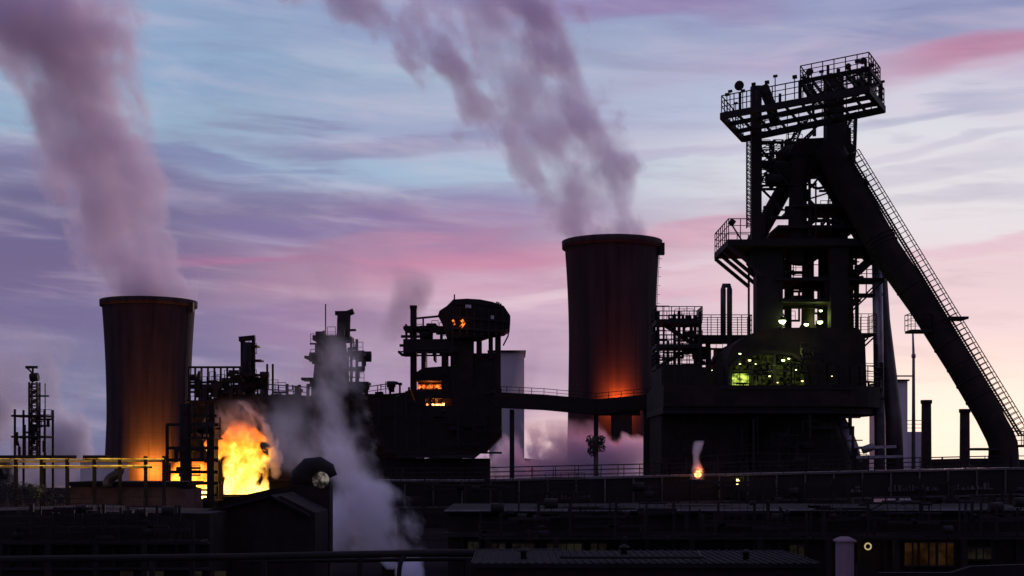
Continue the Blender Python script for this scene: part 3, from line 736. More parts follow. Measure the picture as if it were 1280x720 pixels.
# ---- scaffold in front of the flare
Df = 270
sf = thing('scaffold_tower', (X(240,Df), Df, 0), 'black open scaffold frame standing in front of the orange flare', 'scaffold')
m = MB()
for px, w in ((209,.55),(231,1.5),(237,.7),(265,1.0)):
    for dy in (0, 7): m.beam(W(px,531 if px < 225 else 505,Df+dy), (X(px,Df+dy), Df+dy, 0), w)
for py in (531,560,575,590,604): m.beam(W(208,py,Df), W(273,py,Df), .6); m.beam(W(208,py,Df+7), W(273,py,Df+7), .45)
m.build('frame', 'steel', sf)
tangle('brace', 209, 273, 545, 625, -2, 6, 24, 51, base=Df, parent=sf, wmax=.6, lmax=22)
tangle('upper_pipework', 232, 272, 505, 548, -2, 6, 12, 52, base=Df, parent=sf, wmax=1.0, lmax=20)
MB().box(X(257,Df), X(266,Df), Df+1, Df+5, 0, Z(548,Df)).build('duct', 'rust', sf)

# ================================================================== LEFT MAST AND YARD
Dl = 250
lm = thing('lattice_mast', (X(40,Dl), Dl, 0), 'thin lattice mast with two decks at the far left of the works', 'mast')
m = MB(); m.lattice(W(43,572,Dl), W(43,478,Dl), 1.4, 1.4, 16, .28)
m.beam(W(41,478,Dl), W(41,458,Dl), .3).beam(W(32,459,Dl), W(47,459,Dl), .45).tube([W(38,472,Dl), W(48,471,Dl)], .75, 8).beam(W(33,459,Dl), W(41,467,Dl), .25).beam(W(40,495,Dl), W(61,495,Dl), .3)
m.build('lattice', 'steel', lm)
for py in (519, 545): MB().box(X(20,Dl), X(62,Dl), Dl-2.5, Dl+2.5, Z(py+2.5,Dl), Z(py,Dl)).build('deck', 'steel', lm)
m = MB()
for px in (24, 61):
    for yy in (-2.2, 2.2): m.beam((X(px,Dl),Dl+yy,0), (X(px,Dl),Dl+yy,Z(512,Dl)), .32)
m.beam((X(61,Dl),Dl-2,Z(512,Dl)), (X(61,Dl),Dl-2,Z(480,Dl)), .15).build('leg', 'steel', lm)
tangle('brace', 24, 61, 522, 572, -2, 2, 11, 61, base=Dl, parent=lm, wmax=.4, lmax=22)
# pipe bridge with yellow pipes; added glowing bars stand in for light on them
Dy = 225
pb = thing('pipe_bridge', (X(90,Dy), Dy, 0), 'long pipe bridge with two yellow lit lines across the left edge', 'pipe bridge')
MB().tube([W(-40,577,Dy), W(207,576,Dy)], .2, 10).tube([W(-40,584,Dy), W(190,584,Dy)], .18, 10).build('pipe', 'yellow', pb)
for py, xe in ((573.5,206),(582,188)):
    px = -38; m = MB()
    while px < xe-3:
        L = random.choice((14, 22, 30)); L = min(L, xe-px)
        m.beam(W(px,py+random.uniform(-.2,.2),Dy-1), W(px+L-1.2,py,Dy-1), .12, .10+.1*(px > 110)); px += L
    m.build('added_glow_bar', 'strip', pb)
for px in (20, 52, 84, 118, 150, 182, 205):
    MB().beam((X(px,Dy),Dy,0), (X(px,Dy),Dy,Z(570,Dy)), .5).build('leg', 'rust', pb)
MB().box(X(-40,Dy), X(86,Dy), Dy+1, Dy+4, Z(574,Dy), Z(569,Dy)).box(X(101,Dy), X(130,Dy), Dy+1, Dy+4, Z(575,Dy), Z(569,Dy)).build('cable_tray', 'steel', pb)
for px in (30, 95, 160): point('added_pipe_light', W(px,590,Dy-3), (1.,.65,.12), 160, 1., pb)  # added lamps that brighten the yellow pipes
# valve house with pipes under the yellow bridge
vh = thing('pump_house', (X(170,232), 232, 0), 'low brown pump house under the yellow lines before the left cooling tower', 'pump house')
MB().prism([(X(a,232), Z(b,232)) for a, b in ((88,660),(88,604),(130,602),(210,606),(232,612),(232,660))][::-1], 232, 244).build('walls', 'yard', vh)
MB().box(X(86,232), X(234,232), 231.5, 244.5, Z(606,232)-.2, Z(605,232)+.35).build('roof_slab', 'roof', vh)
MB().tube(bez([W(134,610,230), W(134,590,230), W(148,600,230), W(150,584,230)], 10), .8, 10).build('pipe_bend', 'pipe', vh)
wt = thing('pale_shed', (X(110,236), 238, 0), 'pale grey shed behind the yellow lit pipe bridge', 'shed')
MB().box(X(82,238), X(133,238), 246, 252, 0, Z(577,238)).build('walls', 'clad', wt)
MB().box(X(80,238), X(135,238), 245.6, 252.4, Z(577,238)+.003, Z(575.5,238)).build('roof', 'roof', wt)
# shrubs lit yellow
def leaves(m, c, rx, ry, rz, n, s, rr):
    for i in range(n):
        while True:
            p = Vector((rr.uniform(-1,1), rr.uniform(-1,1), rr.uniform(-1,1)))
            if p.length < 1: break
        q = Vector((c[0]+p.x*rx, c[1]+p.y*ry, c[2]+p.z*rz)); a = Vector((rr.gauss(0,1), rr.gauss(0,1), rr.gauss(0,1))).normalized(); b = a.orthogonal().normalized()
        k = s*rr.uniform(.6, 1.4); m.add([q-a*k, q+b*k*.6, q+a*k, q-b*k*.6], [(0,1,2,3)])
def tree(name, x, y, base, rx, rz, h, n, s, seed, label, cat, group=None, clumps=7):
    rr = random.Random(seed); t = thing(name, (x, y, base), label, cat, group)
    MB().tube([(x,y,base), (x+.1,y,base+h*.5), (x,y,base+h-rz*.3)], [h*.035+.06, h*.025+.05, .05], 7).build('trunk' if cat == 'tree' else 'stem', 'bark', t)
    m = MB(); zc_ = base+h-rz
    for k in range(clumps):
        leaves(m, (x+rr.uniform(-.6,.6)*rx, y+rr.uniform(-.6,.6)*rx, zc_+rr.uniform(-.6,.6)*rz), rx*.5, rx*.5, rz*.45, n//clumps, s, rr)
    m.build('crown' if cat == 'tree' else 'foliage', 'leaf', t); return t
for i, (px, py, rx, h) in enumerate(((8,612,1.6,6.6),(28,618,2.2,6.),(47,622,1.5,6.2),(70,628,1.6,5.6))):
    D = 218-i*2
    tree('shrub', X(px,D), D, 0, rx, 1.8, Z(py,D)+2.0, 420, .16, 70+i, ['dark shrub at the very left edge under the yellow lines','wide dark shrub, second from the left edge','olive shrub lit yellow under the lattice mast','sparse shrub lit by a lamp beside the pump house'][i], 'shrub', 'shrubs under the yellow pipe bridge')
point('yard_lamp_light', W(48,606,212), (1.,.8,.3), 120, .3)
tree('tree', X(745,190), 190, 0, 1.35, 1.5, Z(544,190), 900, .16, 90, 'small round dark tree on a thin trunk in front of the low steam', 'tree', clumps=9)

# ================================================================== FLARE (burning slag) and low fires: emissive volumes
def vol_mat(name, build):
    m = bpy.data.materials.new(name); m.use_nodes = True; nt = m.node_tree; nt.nodes.clear()
    o = nt.nodes.new('ShaderNodeOutputMaterial'); v = nt.nodes.new('ShaderNodeVolumePrincipled')
    nt.links.new(v.outputs[0], o.inputs['Volume']); build(nt, v); return m
def hull(name, rings, mat, n=20, **kw):          # rings: (z, x, y, rx, ry) world
    o0 = Vector((rings[0][1], rings[0][2], rings[0][0])); vs = []; fs = []
    for z_, x_, y_, rx, ry in rings:
        for k in range(n):
            t = 2*math.pi*k/n; vs.append(Vector((x_+rx*math.cos(t), y_+ry*math.sin(t), z_))-o0)
    for i in range(len(rings)-1):
        for k in range(n): fs.append((i*n+k, i*n+(k+1) % n, (i+1)*n+(k+1) % n, (i+1)*n+k))
    fs += [tuple(reversed(range(n))), tuple((len(rings)-1)*n+k for k in range(n))]
    me = bpy.data.meshes.new(name); me.from_pydata([tuple(v) for v in vs], [], fs); me.update()
    o = bpy.data.objects.new(name, me); col.objects.link(o); o.location = o0; me.materials.append(mat)
    tag(o, **kw); return o, o0
def fcurve(nt, fac, pts, lo, hi):                # pts: (t 0..1, value) -> E value, through a float curve
    n = nt.nodes.new('ShaderNodeFloatCurve'); cu = n.mapping.curves[0]
    while len(cu.points) < len(pts): cu.points.new(.5, .5)
    for p, (t, v) in zip(cu.points, pts): p.location = (t, (v-lo)/(hi-lo)); p.handle_type = 'AUTO'
    n.mapping.update(); nt.links.new(fac.v, n.inputs['Value'])
    return E(nt, n.outputs[0])*(hi-lo)+lo
# plume = list of strands; strand = list of (px, py, radius px, density factor)
def plume(name, D, strands, dens, label, flat=1.0, nscale=.09, amp=1.1, edge=.55, colr=(.86,.82,.9), depth_x=0.0, seed=0.0, aniso=.3, detail=5, rough=.55, expand=1.5, warp=0, emis=None, cat='smoke plume', stretch=.75, rings=12, group=None):
    s = D/F
    allp = [p for st in strands for p in st]
    y_lo = max(p[1] for p in allp); y_hi = min(p[1] for p in allp)
    z0, z1 = Z(y_lo, D), Z(y_hi, D)
    def interp(st, py):
        st = sorted(st, key=lambda p: -p[1])
        if py >= st[0][1]: return st[0][0], st[0][2], st[0][3]
        for a, b in zip(st, st[1:]):
            if py >= b[1]:
                t = (a[1]-py)/(a[1]-b[1]); return tuple(a[k]+(b[k]-a[k])*t for k in (0,2,3))
        return st[-1][0], st[-1][2], st[-1][3]
    rg = []
    for i in range(rings+1):
        py = y_lo+(y_hi-y_lo)*i/rings; lo = 1e9; hi = -1e9; rm = 0
        for st in strands:
            a, r, k = interp(st, py); e = 1+(expand-1)*min(1, (y_lo-py)/(60)) if expand > 1 else 1
            lo = min(lo, a-r*e); hi = max(hi, a+r*e); rm = max(rm, r*e)
        rg.append((Z(py, D), X((lo+hi)/2, D), D, (hi-lo)/2*s, rm*s*flat))
    def build(nt, v):
        tcn = nt.nodes.new('ShaderNodeTexCoord').outputs['Object']
        x_, y_, z_ = sep(nt, tcn)
        t = (z_/(z1-z0)).sat()
        nv = comb(nt, x_+z_*.25, y_, z_*stretch+seed)
        nz = noise(nt, nv, nscale, detail, rough, warp)
        total = None
        for st in strands:
            st = sorted(st, key=lambda p: -p[1])
            tt = [(Z(p[1], D)-z0)/(z1-z0) for p in st]
            xs = [X(p[0], D)-rg[0][1] for p in st]; rs = [p[2]*s for p in st]; ks = [p[3] for p in st]
            xc = fcurve(nt, t, list(zip(tt, xs)), min(xs)-1, max(xs)+1)
            rc = fcurve(nt, t, list(zip(tt, rs)), 0, max(rs)+1)
            kc = fcurve(nt, t, list(zip(tt, ks)), 0, max(ks)+.1)
            dx = x_-xc; dyy = y_/flat
            d = (dx*dx+dyy*dyy).sqrt()/rc
            e = (1.0-d+(nz-.5)*amp*2).step(0.0, edge)*kc
            total = e if total is None else total.max(e)
        total = total*t._op('MULTIPLY', 40.0).sat()*((1.0-t)*12.0).sat() if emis is None else total
        nt.links.new((total*dens).v, v.inputs['Density'])
        v.inputs['Color'].default_value = colr+(1,); v.inputs['Anisotropy'].default_value = aniso
        if emis: emis(nt, v, total, x_, y_, z_, nz, t)
    m = vol_mat(name+'_vapour', build)
    o, o0 = hull(name, rg, m, label=label, cat=cat, group=group); return o

plume('steam_plume', 400, [[(184,382,62,1.6),(168,350,62,1.2),(150,300,66,1),(130,220,74,.9),(105,130,84,.9),(60,50,110,1),(30,-30,130,1)],
      [(208,382,36,1.3),(206,330,32,1),(188,262,33,.9),(176,205,30,.6),(160,150,40,.3),(120,-30,60,.3)]],
      0.20, 'wide mauve steam plume leaning left from the left cooling tower', flat=.6, nscale=.1, amp=1.3, edge=.5, colr=(.97,.88,.96), detail=4, aniso=.45)
plume('steam_plume', 330, [[(735,308,36,1.1),(714,280,32,.9),(672,222,36,.6),(620,160,46,.6),(560,80,50,.8),(460,10,75,.6),(380,-30,90,.5)],
      [(790,308,36,1.1),(782,270,30,.9),(757,200,40,.9),(722,120,44,.9),(682,50,50,.9),(640,-30,56,.8)],
      [(762,308,64,1.2),(744,270,60,.6),(705,200,72,.42),(655,110,84,.36),(600,20,100,.3),(560,-30,100,.25)]],
      0.30, 'torn two strand grey steam plume rising from the taller cooling tower', flat=.5, nscale=.12, amp=2.1, edge=.75, colr=(.82,.74,.88), seed=7.3, expand=1.5, detail=5)
plume('steam_jet', 112, [[(458,693,80,1),(455,660,75,1),(446,620,52,1),(432,580,40,.9),(424,540,40,.5),(420,500,40,.34),(418,455,38,.22),(412,400,32,.08)],
      [(512,693,26,.9),(490,664,30,.9),(462,625,28,.6),(445,560,24,.3),(420,500,20,.0),(412,400,28,.0)],
      [(395,600,30,.0),(390,593,36,.05),(384,570,60,.16),(372,540,60,.17),(366,510,50,.08),(360,470,30,.0)]],
      1.5, 'white lilac steam jet boiling up from a pipe in the centre foreground', flat=.55, nscale=.38, amp=1.6, edge=1.05, colr=(.99,.96,1.), seed=3.1, expand=1.3, cat='steam')
plume('low_steam', 292, [[(715,605,145,1),(715,585,140,1),(715,562,115,1),(715,545,80,.6),(690,520,40,.0)]], 1.1,
      'bank of lilac steam lying low behind the railing under the conveyor bridge', flat=.12, nscale=.16, amp=2., edge=.6, colr=(.97,.9,1.), seed=11.3, expand=1.15, cat='steam')
plume('mist_bank', 430, [[(60,610,110,1),(70,575,85,1),(55,540,95,.8),(20,500,80,.6),(10,440,60,.3),(0,390,50,.0)],[(75,610,60,1),(80,560,50,1.2),(95,520,36,.9),(110,480,26,.3),(110,390,20,0)]], .6,
      'pale lilac mist hanging left of the left cooling tower', flat=.25, nscale=.07, amp=2.4, edge=.7, colr=(.97,.95,1.), seed=5.1, expand=1.2, cat='mist')
plume('drifting_steam', 330, [[(400,510,70,.6),(400,480,80,.7),(410,440,70,.6),(430,400,70,.5),(420,350,60,.4),(400,300,50,.15),(390,270,40,0)],[(540,510,40,.3),(520,460,50,.5),(500,400,50,.5),(490,350,40,.3),(470,270,30,0)]], .11,
      'thin purple grey steam drifting behind the stepped tower and the hooded works', flat=.4, nscale=.09, amp=2.2, edge=.9, colr=(.8,.72,.88), seed=15.2, expand=1.3, cat='steam')
plume('dark_smoke', 300, [[(488,430,18,.3),(500,400,30,.5),(515,375,34,.7),(522,355,36,.5),(508,338,30,.15),(500,320,22,0),(495,300,16,0)]], .2,
      'small dark puff of smoke above the thin vent stack', flat=.8, nscale=.1, amp=1.1, edge=.6, colr=(.45,.4,.55), seed=2.2, expand=1.3, cat='smoke')
plume('faint_steam', 300, [[(652,500,18,.6),(656,470,22,.5),(662,445,22,.3),(650,420,30,.1),(640,400,30,.0)]], .10,
      'faint pale steam drifting beside the grey silo', flat=.8, nscale=.12, amp=.9, edge=.6, colr=(.9,.85,.92), seed=8.2, expand=1.3, cat='steam')
plume('steam_wisp', 117, [[(872,600,9,.3),(872,590,9,.5),(870,575,6,1),(871,562,7,1),(874,550,8,.3)]], 1.6,
      'thin white puff of steam above the orange lamp on the viaduct', flat=1, nscale=.6, amp=.8, edge=.5, colr=(.92,.88,.95), seed=1.2, expand=1.2, cat='steam')
plume('flare_smoke', 278, [[(300,545,40,.12),(300,525,34,.2),(298,508,26,.12),(296,495,16,.0)],[(342,600,9,.6),(344,575,9,1.6),(336,545,9,1.9),(322,520,9,1.6),(305,508,9,1.2),(298,500,7,.3)]], .5,
      'thin lit smoke curling off the top of the flare', flat=.8, nscale=.3, amp=2.6, edge=.6, colr=(.98,.9,.88), seed=6.2, expand=1.5, cat='smoke', warp=.5)
def flame_emis(strength):
    def f(nt, v, total, x_, y_, z_, nz, t):
        n = noise(nt, comb(nt, x_*1.2, y_, z_*.8), .5, 4, .6, .5)
        q = (n*.9+(1.0-t)*.35)
        c = ramp(nt, q.step(.38, .85), [(0,(.9,.10,.008,1)),(.4,(1.,.28,.02,1)),(.75,(1.,.50,.06,1)),(1,(1.,.72,.2,1))], 'LINEAR')
        nt.links.new(c, v.inputs['Emission Color'])
        nt.links.new((total*q*strength).v, v.inputs['Emission Strength'])
        v.inputs['Color'].default_value = (.2,.08,.03,1)
    return f
plume('flare', 284, [[(306,618,27,1),(305,604,24,1),(304,586,23,1),(303,572,32,1),(303,556,37,1),(305,549,35,1),(304,542,30,.8),(302,535,20,.5),(300,524,10,0)],[(330,618,9,1),(331,606,8,1),(332,592,5,.5),(332,575,3,0),(332,524,3,0)]], .9,
      'large orange and yellow flare burning behind the black scaffold', flat=.5, nscale=.28, amp=1.7, edge=.3, seed=4.4, expand=1.35, warp=.6, emis=flame_emis(3.2), cat='fire')
plume('ground_fire', 288, [[(240,625,34,1),(240,610,34,1),(240,592,30,.8),(238,575,22,.2)]], .7,
      'low white hot fire glimpsed through the black scaffold', flat=.3, nscale=.35, amp=.9, edge=.3, seed=9.4, expand=1.15, emis=flame_emis(5.), cat='fire')
point('added_fire_light', W(305,580,281), (1.,.42,.08), 1800, 3)
point('added_fire_light', W(191,588,384.6), (1.,.34,.03), 46000, 1.)  # added lamp close to the tower shell for its orange glow, apart from the flare
point('added_fire_light', W(238,600,292), (1.,.5,.15), 2500, 1.5)
# tap house that burns: dark lip the flare rises from
th = thing('slag_pit', (X(305,278), 278, 0), 'dark low slag pit wall in front of the flare', 'pit wall')
MB().prism([(X(a,277), Z(b,277)) for a, b in ((255,680),(255,622),(300,620),(345,610),(372,606),(372,680))][::-1], 276, 278).build('wall', 'brick', th)
MB().box(X(206,262), X(240,262), 261, 262, Z(646,262), Z(643.5,262)).build('glowing_slot', 'hot', th)

# ================================================================== FAR GREY BUILDINGS, STACKS
gs = thing('grey_silo', (X(640,380), 380, 0), 'pale blue grey silo block beside the hooded works', 'silo')
MB().box(X(612,380), X(655,380), 372, 392, 0, Z(443,380)).build('walls', 'clad', gs)
MB().box(X(610,380), X(657,380), 371, 393, Z(443,380)+.003, Z(441,380)).build('parapet', 'roof', gs)
gs = thing('grey_silo', (X(1135,330), 330, 0), 'pale grey silo behind the standpipes right of the furnace', 'silo')
MB().box(X(1107,330), X(1127,330), 325, 345, 0, Z(478,330)).box(X(1127,330)+.003, X(1148,330), 327, 345, 0, Z(540,330)).build('walls', 'clad', gs)
MB().box(X(1106,330), X(1128,330), 324, 346, Z(478,330)+.003, Z(476,330)).railing([(X(1128,330),327,Z(540,330)),(X(1148,330),327,Z(540,330))], 2.6, 2, 3, .15).beam((X(1130,330),330,Z(540,330)),(X(1130,330),330,Z(498,330)),.3).build('parapet', 'roof', gs)
sk = thing('stack', (X(1158,300), 300, 0), 'taller thin stack left of the leaning pipe foot', 'chimney', 'pair of thin stacks at the right')
s3 = 300/F
MB().lathe((X(1158,300), 300), [(1.15, 0), (1.0, Z(504,300))], 16).build('shaft', 'brick', sk)
MB().lathe((X(1158,300), 300), [(1.0, Z(504,300)-.2), (1.2, Z(504,300)), (1.2, Z(500,300)), (.9, Z(500,300))], 16).build('rim', 'brick', sk)
copy_thing(sk, (X(1206,300), 300, -1.9), 'shorter thin stack just left of the foot of the slanting pipe')
am = thing('antenna_mast', (X(1142,250), 250, 0), 'thin pole mast with a side arm right of the furnace', 'mast')
MB().tube([(X(1142,250),250,0), W(1142,445,250), W(1141,412,250)], [.45,.25,.15], 8).beam(W(1112,470,250), W(1142,470,250), .25).beam(W(1112,466,250), W(1112,474,250), .3).build('pole', 'galv', am)
MB().tube([W(1140,445,250), W(1144,445,250)], .4, 8).build('insulator', 'galv', am)
# small far structures in the opening below the furnace on the right
cr = thing('pipe_crossing', (X(1090,200), 200, 0), 'low run of pipes and lit bracket beside the furnace hearth', 'pipes')
MB().beam(W(1068,560,200), W(1122,558,200), .4).beam(W(1070,572,200), W(1128,571,200), .5).tube([W(1078,563,199), W(1092,558,199)], .55, 10).build('pipe_run', 'galv', cr)
MB().beam(W(1122,556,200), (X(1122,200),200,0), .4).beam(W(1070,560,200), (X(1070,200),200,0), .4).build('support', 'steel', cr)

# ================================================================== VIADUCT with railing (row 585..635)
va = thing('rail_viaduct', (24, 122, 0), 'long black railed viaduct running from the steam jet to the right edge', 'viaduct')
za, zb2 = 10.15, 11.2
def vz(x_): return za+(zb2-za)*max(0, min(1, (x_+4)/46))
m = MB()
xs = [-11.5, -8, -4]+[-4+46*i/8 for i in range(1, 9)]+[60]
for a, b in zip(xs, xs[1:]):
    m.add([(a,119.5,vz(a)-2.2),(b,119.5,vz(b)-2.2),(b,119.5,vz(b)),(a,119.5,vz(a)),(a,126.5,vz(a)-2.2),(b,126.5,vz(b)-2.2),(b,126.5,vz(b)),(a,126.5,vz(a))], [(0,1,2,3),(7,6,5,4),(3,2,6,7),(0,4,5,1)])
m.build('girder', 'steel', va)
m = MB()
for i in range(30):
    x_ = -11.4+i*2.4; m.beam((x_,119.4,vz(x_)-2.2), (x_,119.4,vz(x_)), .14, .2)
for o in (0, -2.2):
    for a, b in zip(xs, xs[1:]): m.beam((a,119.35,vz(a)+o+.08), (b,119.35,vz(b)+o+.08), .25, .16)
m.build('stiffener', 'pipe', va)
m = MB()
for yy in (119.7, 126.3):
    m.railing([(a, yy, vz(a)) for a in xs], 1.15, 1.9, 3, .06)
m.railing([(12,119.7,vz(12)), (20,119.7,vz(20)+.4), (30,119.7,vz(30))], 1.5, 2.4, 2, .07)
m.build('railing', 'steel', va)
m = MB()
for yy in (121.5, 122.9): 
    for a, b in zip(xs, xs[1:]): m.beam((a,yy,vz(a)+.1), (b,yy,vz(b)+.1), .1, .16)
m.build('rail', 'rail', va)
for i in range(8):
    x_ = -10.5+i*9.3; MB().beam((x_,123,0), (x_,123,vz(x_)-2.2), 1.1, 4.5).build('pier', 'brick', va)
rr = random.Random(5)
for (x0_, x1_) in ((2.8,6.5),(31.5,35.5),(36.5,40),(28,29)):      # bundles of small fittings hung on the girder
    m = MB().beam((x0_,119.28,vz(x0_)-1.55), (x1_+.3,119.28,vz(x1_)-1.55), .14, .1); x_ = x0_
    while x_ < x1_:
        w = rr.uniform(.08,.3); h = rr.uniform(.2,.55); m.box(x_, x_+w, 119.05, 119.22, vz(x_)-1.6, vz(x_)-1.6+h); x_ += w+rr.uniform(.08,.25)
    m.build('fitting', 'pipe', va)
# viaduct lamps
def lamp(px, py, D, mt, r, c, pw, label, post=2.4):
    p = W(px, py, D); t = thing('signal_lamp', (p.x, p.y, p.z-post), label, 'lamp')
    MB().tube([(p.x,p.y+.1,p.z-post), (p.x,p.y+.1,p.z+r*2)], .06, 6).build('post', 'steel', t)
    MB().box(p.x-r*1.3, p.x+r*1.3, p.y-.05, p.y+.15, p.z+r*1.1, p.z+r*1.4).build('hood', 'steel', t)
    MB().lathe((p.x, p.y-.15), [(r*.3, p.z-r), (r*.85, p.z-r*.5), (r, p.z), (r*.85, p.z+r*.5), (r*.3, p.z+r)], 12).build('bulb', mt, t)
    point('lamp_light', (p.x, p.y-1.6, p.z+.3), c, pw, .15, t)
lamp(872, 593, 118.4, 'lamp_orange', .30, (1.,.22,.04), 60, 'bright orange lamp on the viaduct below the white puff', .9)
lamp(921, 602, 118.4, 'lamp_warm', .24, (1.,.8,.25), 12, 'yellow lamp on the viaduct, right of the orange one', .3)

# ================================================================== FOREGROUND BUILDINGS
D1 = 96
wb = thing('workshop', (X(920,D1), D1, 0), 'long dark workshop with a few dim lit windows along the lower right', 'workshop')
MB().box(X(560,D1), X(1330,D1), D1, D1+14, 0, Z(641,D1)).build('walls', 'brick', wb)
MB().box(X(556,D1), X(1334,D1), D1-.6, D1+14.5, Z(641,D1)+.003, Z(637.5,D1)).build('roof', 'roof', wb)
MB().beam((X(556,D1),D1-.7,Z(637.8,D1)), (X(1334,D1),D1-.7,Z(636.5,D1)), .06, .1).build('gutter', 'galv', wb)
MB().beam((X(556,D1),D1-.35,Z(668,D1)), (X(1330,D1),D1-.35,Z(668,D1)), .7, .3).build('lintel_band', 'conc', wb)
for px in range(575, 1330, 33): MB().box(X(px,D1), X(px+5,D1), D1-.35, D1-.003, 0, Z(670,D1)).build('pilaster', 'brick', wb)
for x0_, x1_, y0_, y1_, mt in ((585,600,676,694,'win_dim'),(614,632,678,694,'win_dim'),(640,668,678,698,'win_dim'),(683,728,678,700,'win_dim'),(738,758,678,696,'win_dim'),(985,1004,680,696,'win_dim'),(1128,1190,677,707,'win_amber'),(1206,1238,684,699,'win_dim'),(655,672,663,675,'win_dim'),(690,712,664,671,'win_dim')):
    o = MB().box(X(x0_,D1), X(x1_,D1), D1-.42, D1-.37, Z(y1_,D1), Z(y0_,D1)).build('window', mt, wb)
    m = MB(); n = max(2, int((x1_-x0_)/9)); rr = random.Random(x0_)
    for i in range(n+1):
        px = x0_+(x1_-x0_)*(i/n+(rr.uniform(-.06,.06) if 0 < i < n else 0)); m.beam((X(px,D1),D1-.46,Z(y1_,D1)), (X(px,D1),D1-.46,Z(y0_,D1)), rr.choice((.06,.1,.16)))
    m.beam((X(x0_,D1),D1-.46,Z(y0_,D1)), (X(x1_,D1),D1-.46,Z(y0_,D1)), .12); m.beam((X(x0_,D1),D1-.46,Z(y1_,D1)), (X(x1_,D1),D1-.46,Z(y1_,D1)), .12)
    m.build('frame', 'steel', o)
bl = MB()
for k in range(7):
    a = 2*math.pi*k/7; c0 = W(1085,683,D1-.8); bl.tube([c0+Vector((math.cos(a)*.22,0,math.sin(a)*.22)), c0+Vector((math.cos(a+.8)*.22,0,math.sin(a+.8)*.22))], .05, 6)
bl.build('ring_lamp', mat_glow('ring_glow', (1.,.8,.4), .5), wb)
point('ring_light', W(1085,687,D1-1.5), (1.,.7,.2), 6, .2, wb)
# gabled shed
D2 = 98
gsd = thing('gabled_shed', (X(322,D2), D2, 0), 'dark gabled shed left of the foreground steam', 'shed')
s2 = D2/F
MB().prism([(X(a,D2), Z(b,D2) if b < 720 else 0) for a, b in ((262,800),(262,640),(352,620),(394,641),(394,800))][::-1], D2, D2+9).build('walls', 'brick', gsd)
rf = MB()
rf.beam(W(256,641,D2+4.3), W(352.5,618,D2+4.3), 10, .16); rf.beam(W(352,618,D2+4.3), W(399,642,D2+4.3), 10, .16)
rf.build('roof', 'roof', gsd)
MB().box(X(316,D2), X(336,D2), D2-.08, D2-.003, 0, Z(676,D2)).build('door', 'steel', gsd)
# cowl behind the shed
cw = thing('vent_cowl', (X(395,106), 106, 0), 'black rounded vent cowl with a lit mouth above the gabled shed', 'vent')
MB().tube([W(378,606,106), W(379,594,106), W(387,584.5,106), W(399,583,106), W(409,588,106), W(413,597,106)], [.95,.9,.8,.75,.65,.55], 14).build('cowl', 'steel', cw)
MB().box(X(372,106), X(414,106), 105, 107, 0, Z(607,106)).build('base', 'brick', cw)
MB().tube([W(401,600,104.9), W(401,600,105.4)], .62, 16).build('lit_mouth', mat_glow('mouth_glow', (1.,.84,.74), .22, 1.5, (.3,.25,.25), .1), cw)
# long dark shed across the lower left
ls = thing('coal_bunker', (X(120,92), 92, 0), 'long dark coal bunker across the lower left corner', 'bunker')
MB().prism([(X(a,92), Z(b,92) if b < 720 else 0) for a, b in ((-60,900),(-60,640),(80,636),(140,640),(262,642),(262,900))][::-1], 92, 101).build('walls', 'brick', ls)
MB().box(X(-60,92), X(262,92), 91.4, 92-.003, Z(680,92), Z(677,92)).box(X(-60,92), X(262,92), 91.6, 92-.003, Z(712,92), Z(709,92)).build('ledge', 'conc', ls)
for px in range(-40, 262, 26): MB().box(X(px,92), X(px+4,92), 91.6, 92-.003, Z(709,92), Z(680,92)).build('buttress', 'brick', ls)
# low brick wall top with the window light at the bottom edge
for i, (x0_, x1_, lb) in enumerate(((150,166,'narrow'),(178,204,'wide'),(240,252,'tiny'),(268,282,'reddish'))):
    MB().box(X(x0_,90.9), X(x1_,90.9), 90.9, 91.0, Z(735,90.9), Z(714,90.9)).build('window', 'win_dim', ls)
# pipe bridge in front, row 690
D3 = 84
pp = thing('low_pipe_bridge', (X(400,D3), D3, 0), 'low dark pipe bridge in front of the steam across the bottom', 'pipe bridge')
MB().tube([W(-60,700,D3), W(300,696,D3), W(560,691,D3), W(700,690,D3)], .22, 10).tube([W(300,702,D3+.8), W(560,699,D3+.8), W(1010,699,D3+.8)], .12, 8).build('pipe', 'steel', pp)
for px in (60, 190, 330, 450, 585, 660): MB().beam((X(px,D3),D3,0), (X(px,D3),D3,Z(697,D3)), .3).build('leg', 'steel', pp)
MB().tube(bez([W(506,694,D3), W(500,700,D3-.4), W(498,712,D3-.4), W(499,730,D3-.4)], 8), .14, 8).build('drain_pipe', 'steel', pp)
plume('vapour_puff', 88, [[(512,740,20,1),(512,720,20,1),(513,706,19,1),(515,695,13,.5)],[(490,712,10,.0),(488,706,12,.7),(484,700,12,.7),(486,695,8,.2)]], 1.8,
      'small round white puff of vapour below the low pipe bridge', flat=.8, nscale=1.0, amp=.4, edge=.35, colr=(.92,.9,.98), seed=12.4, expand=1.2, cat='steam')
cl = thing('pipe_bundle', (X(900,93), 93, 0), 'tangled black pipes and walkways in front of the long workshop', 'pipes')
for x0_, x1_, sd_ in ((600,800,81),(800,1010,82),(1010,1300,83)): tangle('pipework', x0_, x1_, 628, 672, -1.2, 1.2, 34, sd_, base=93, parent=cl, wmax=.55, lmax=70)
for px in range(610, 1300, 85): MB().beam((X(px,93), 93, 0), (X(px,93), 93, Z(672,93)), .35).build('leg', 'steel', cl)
cl = thing('yard_pipework', (X(120,89), 89, 0), 'low black pipework and railings along the front of the coal bunker', 'pipes')
for x0_, x1_, sd_ in ((-20,120,84),(120,255,85)): tangle('pipework', x0_, x1_, 632, 676, -1., 1., 24, sd_, base=89, parent=cl, wmax=.6, lmax=60)
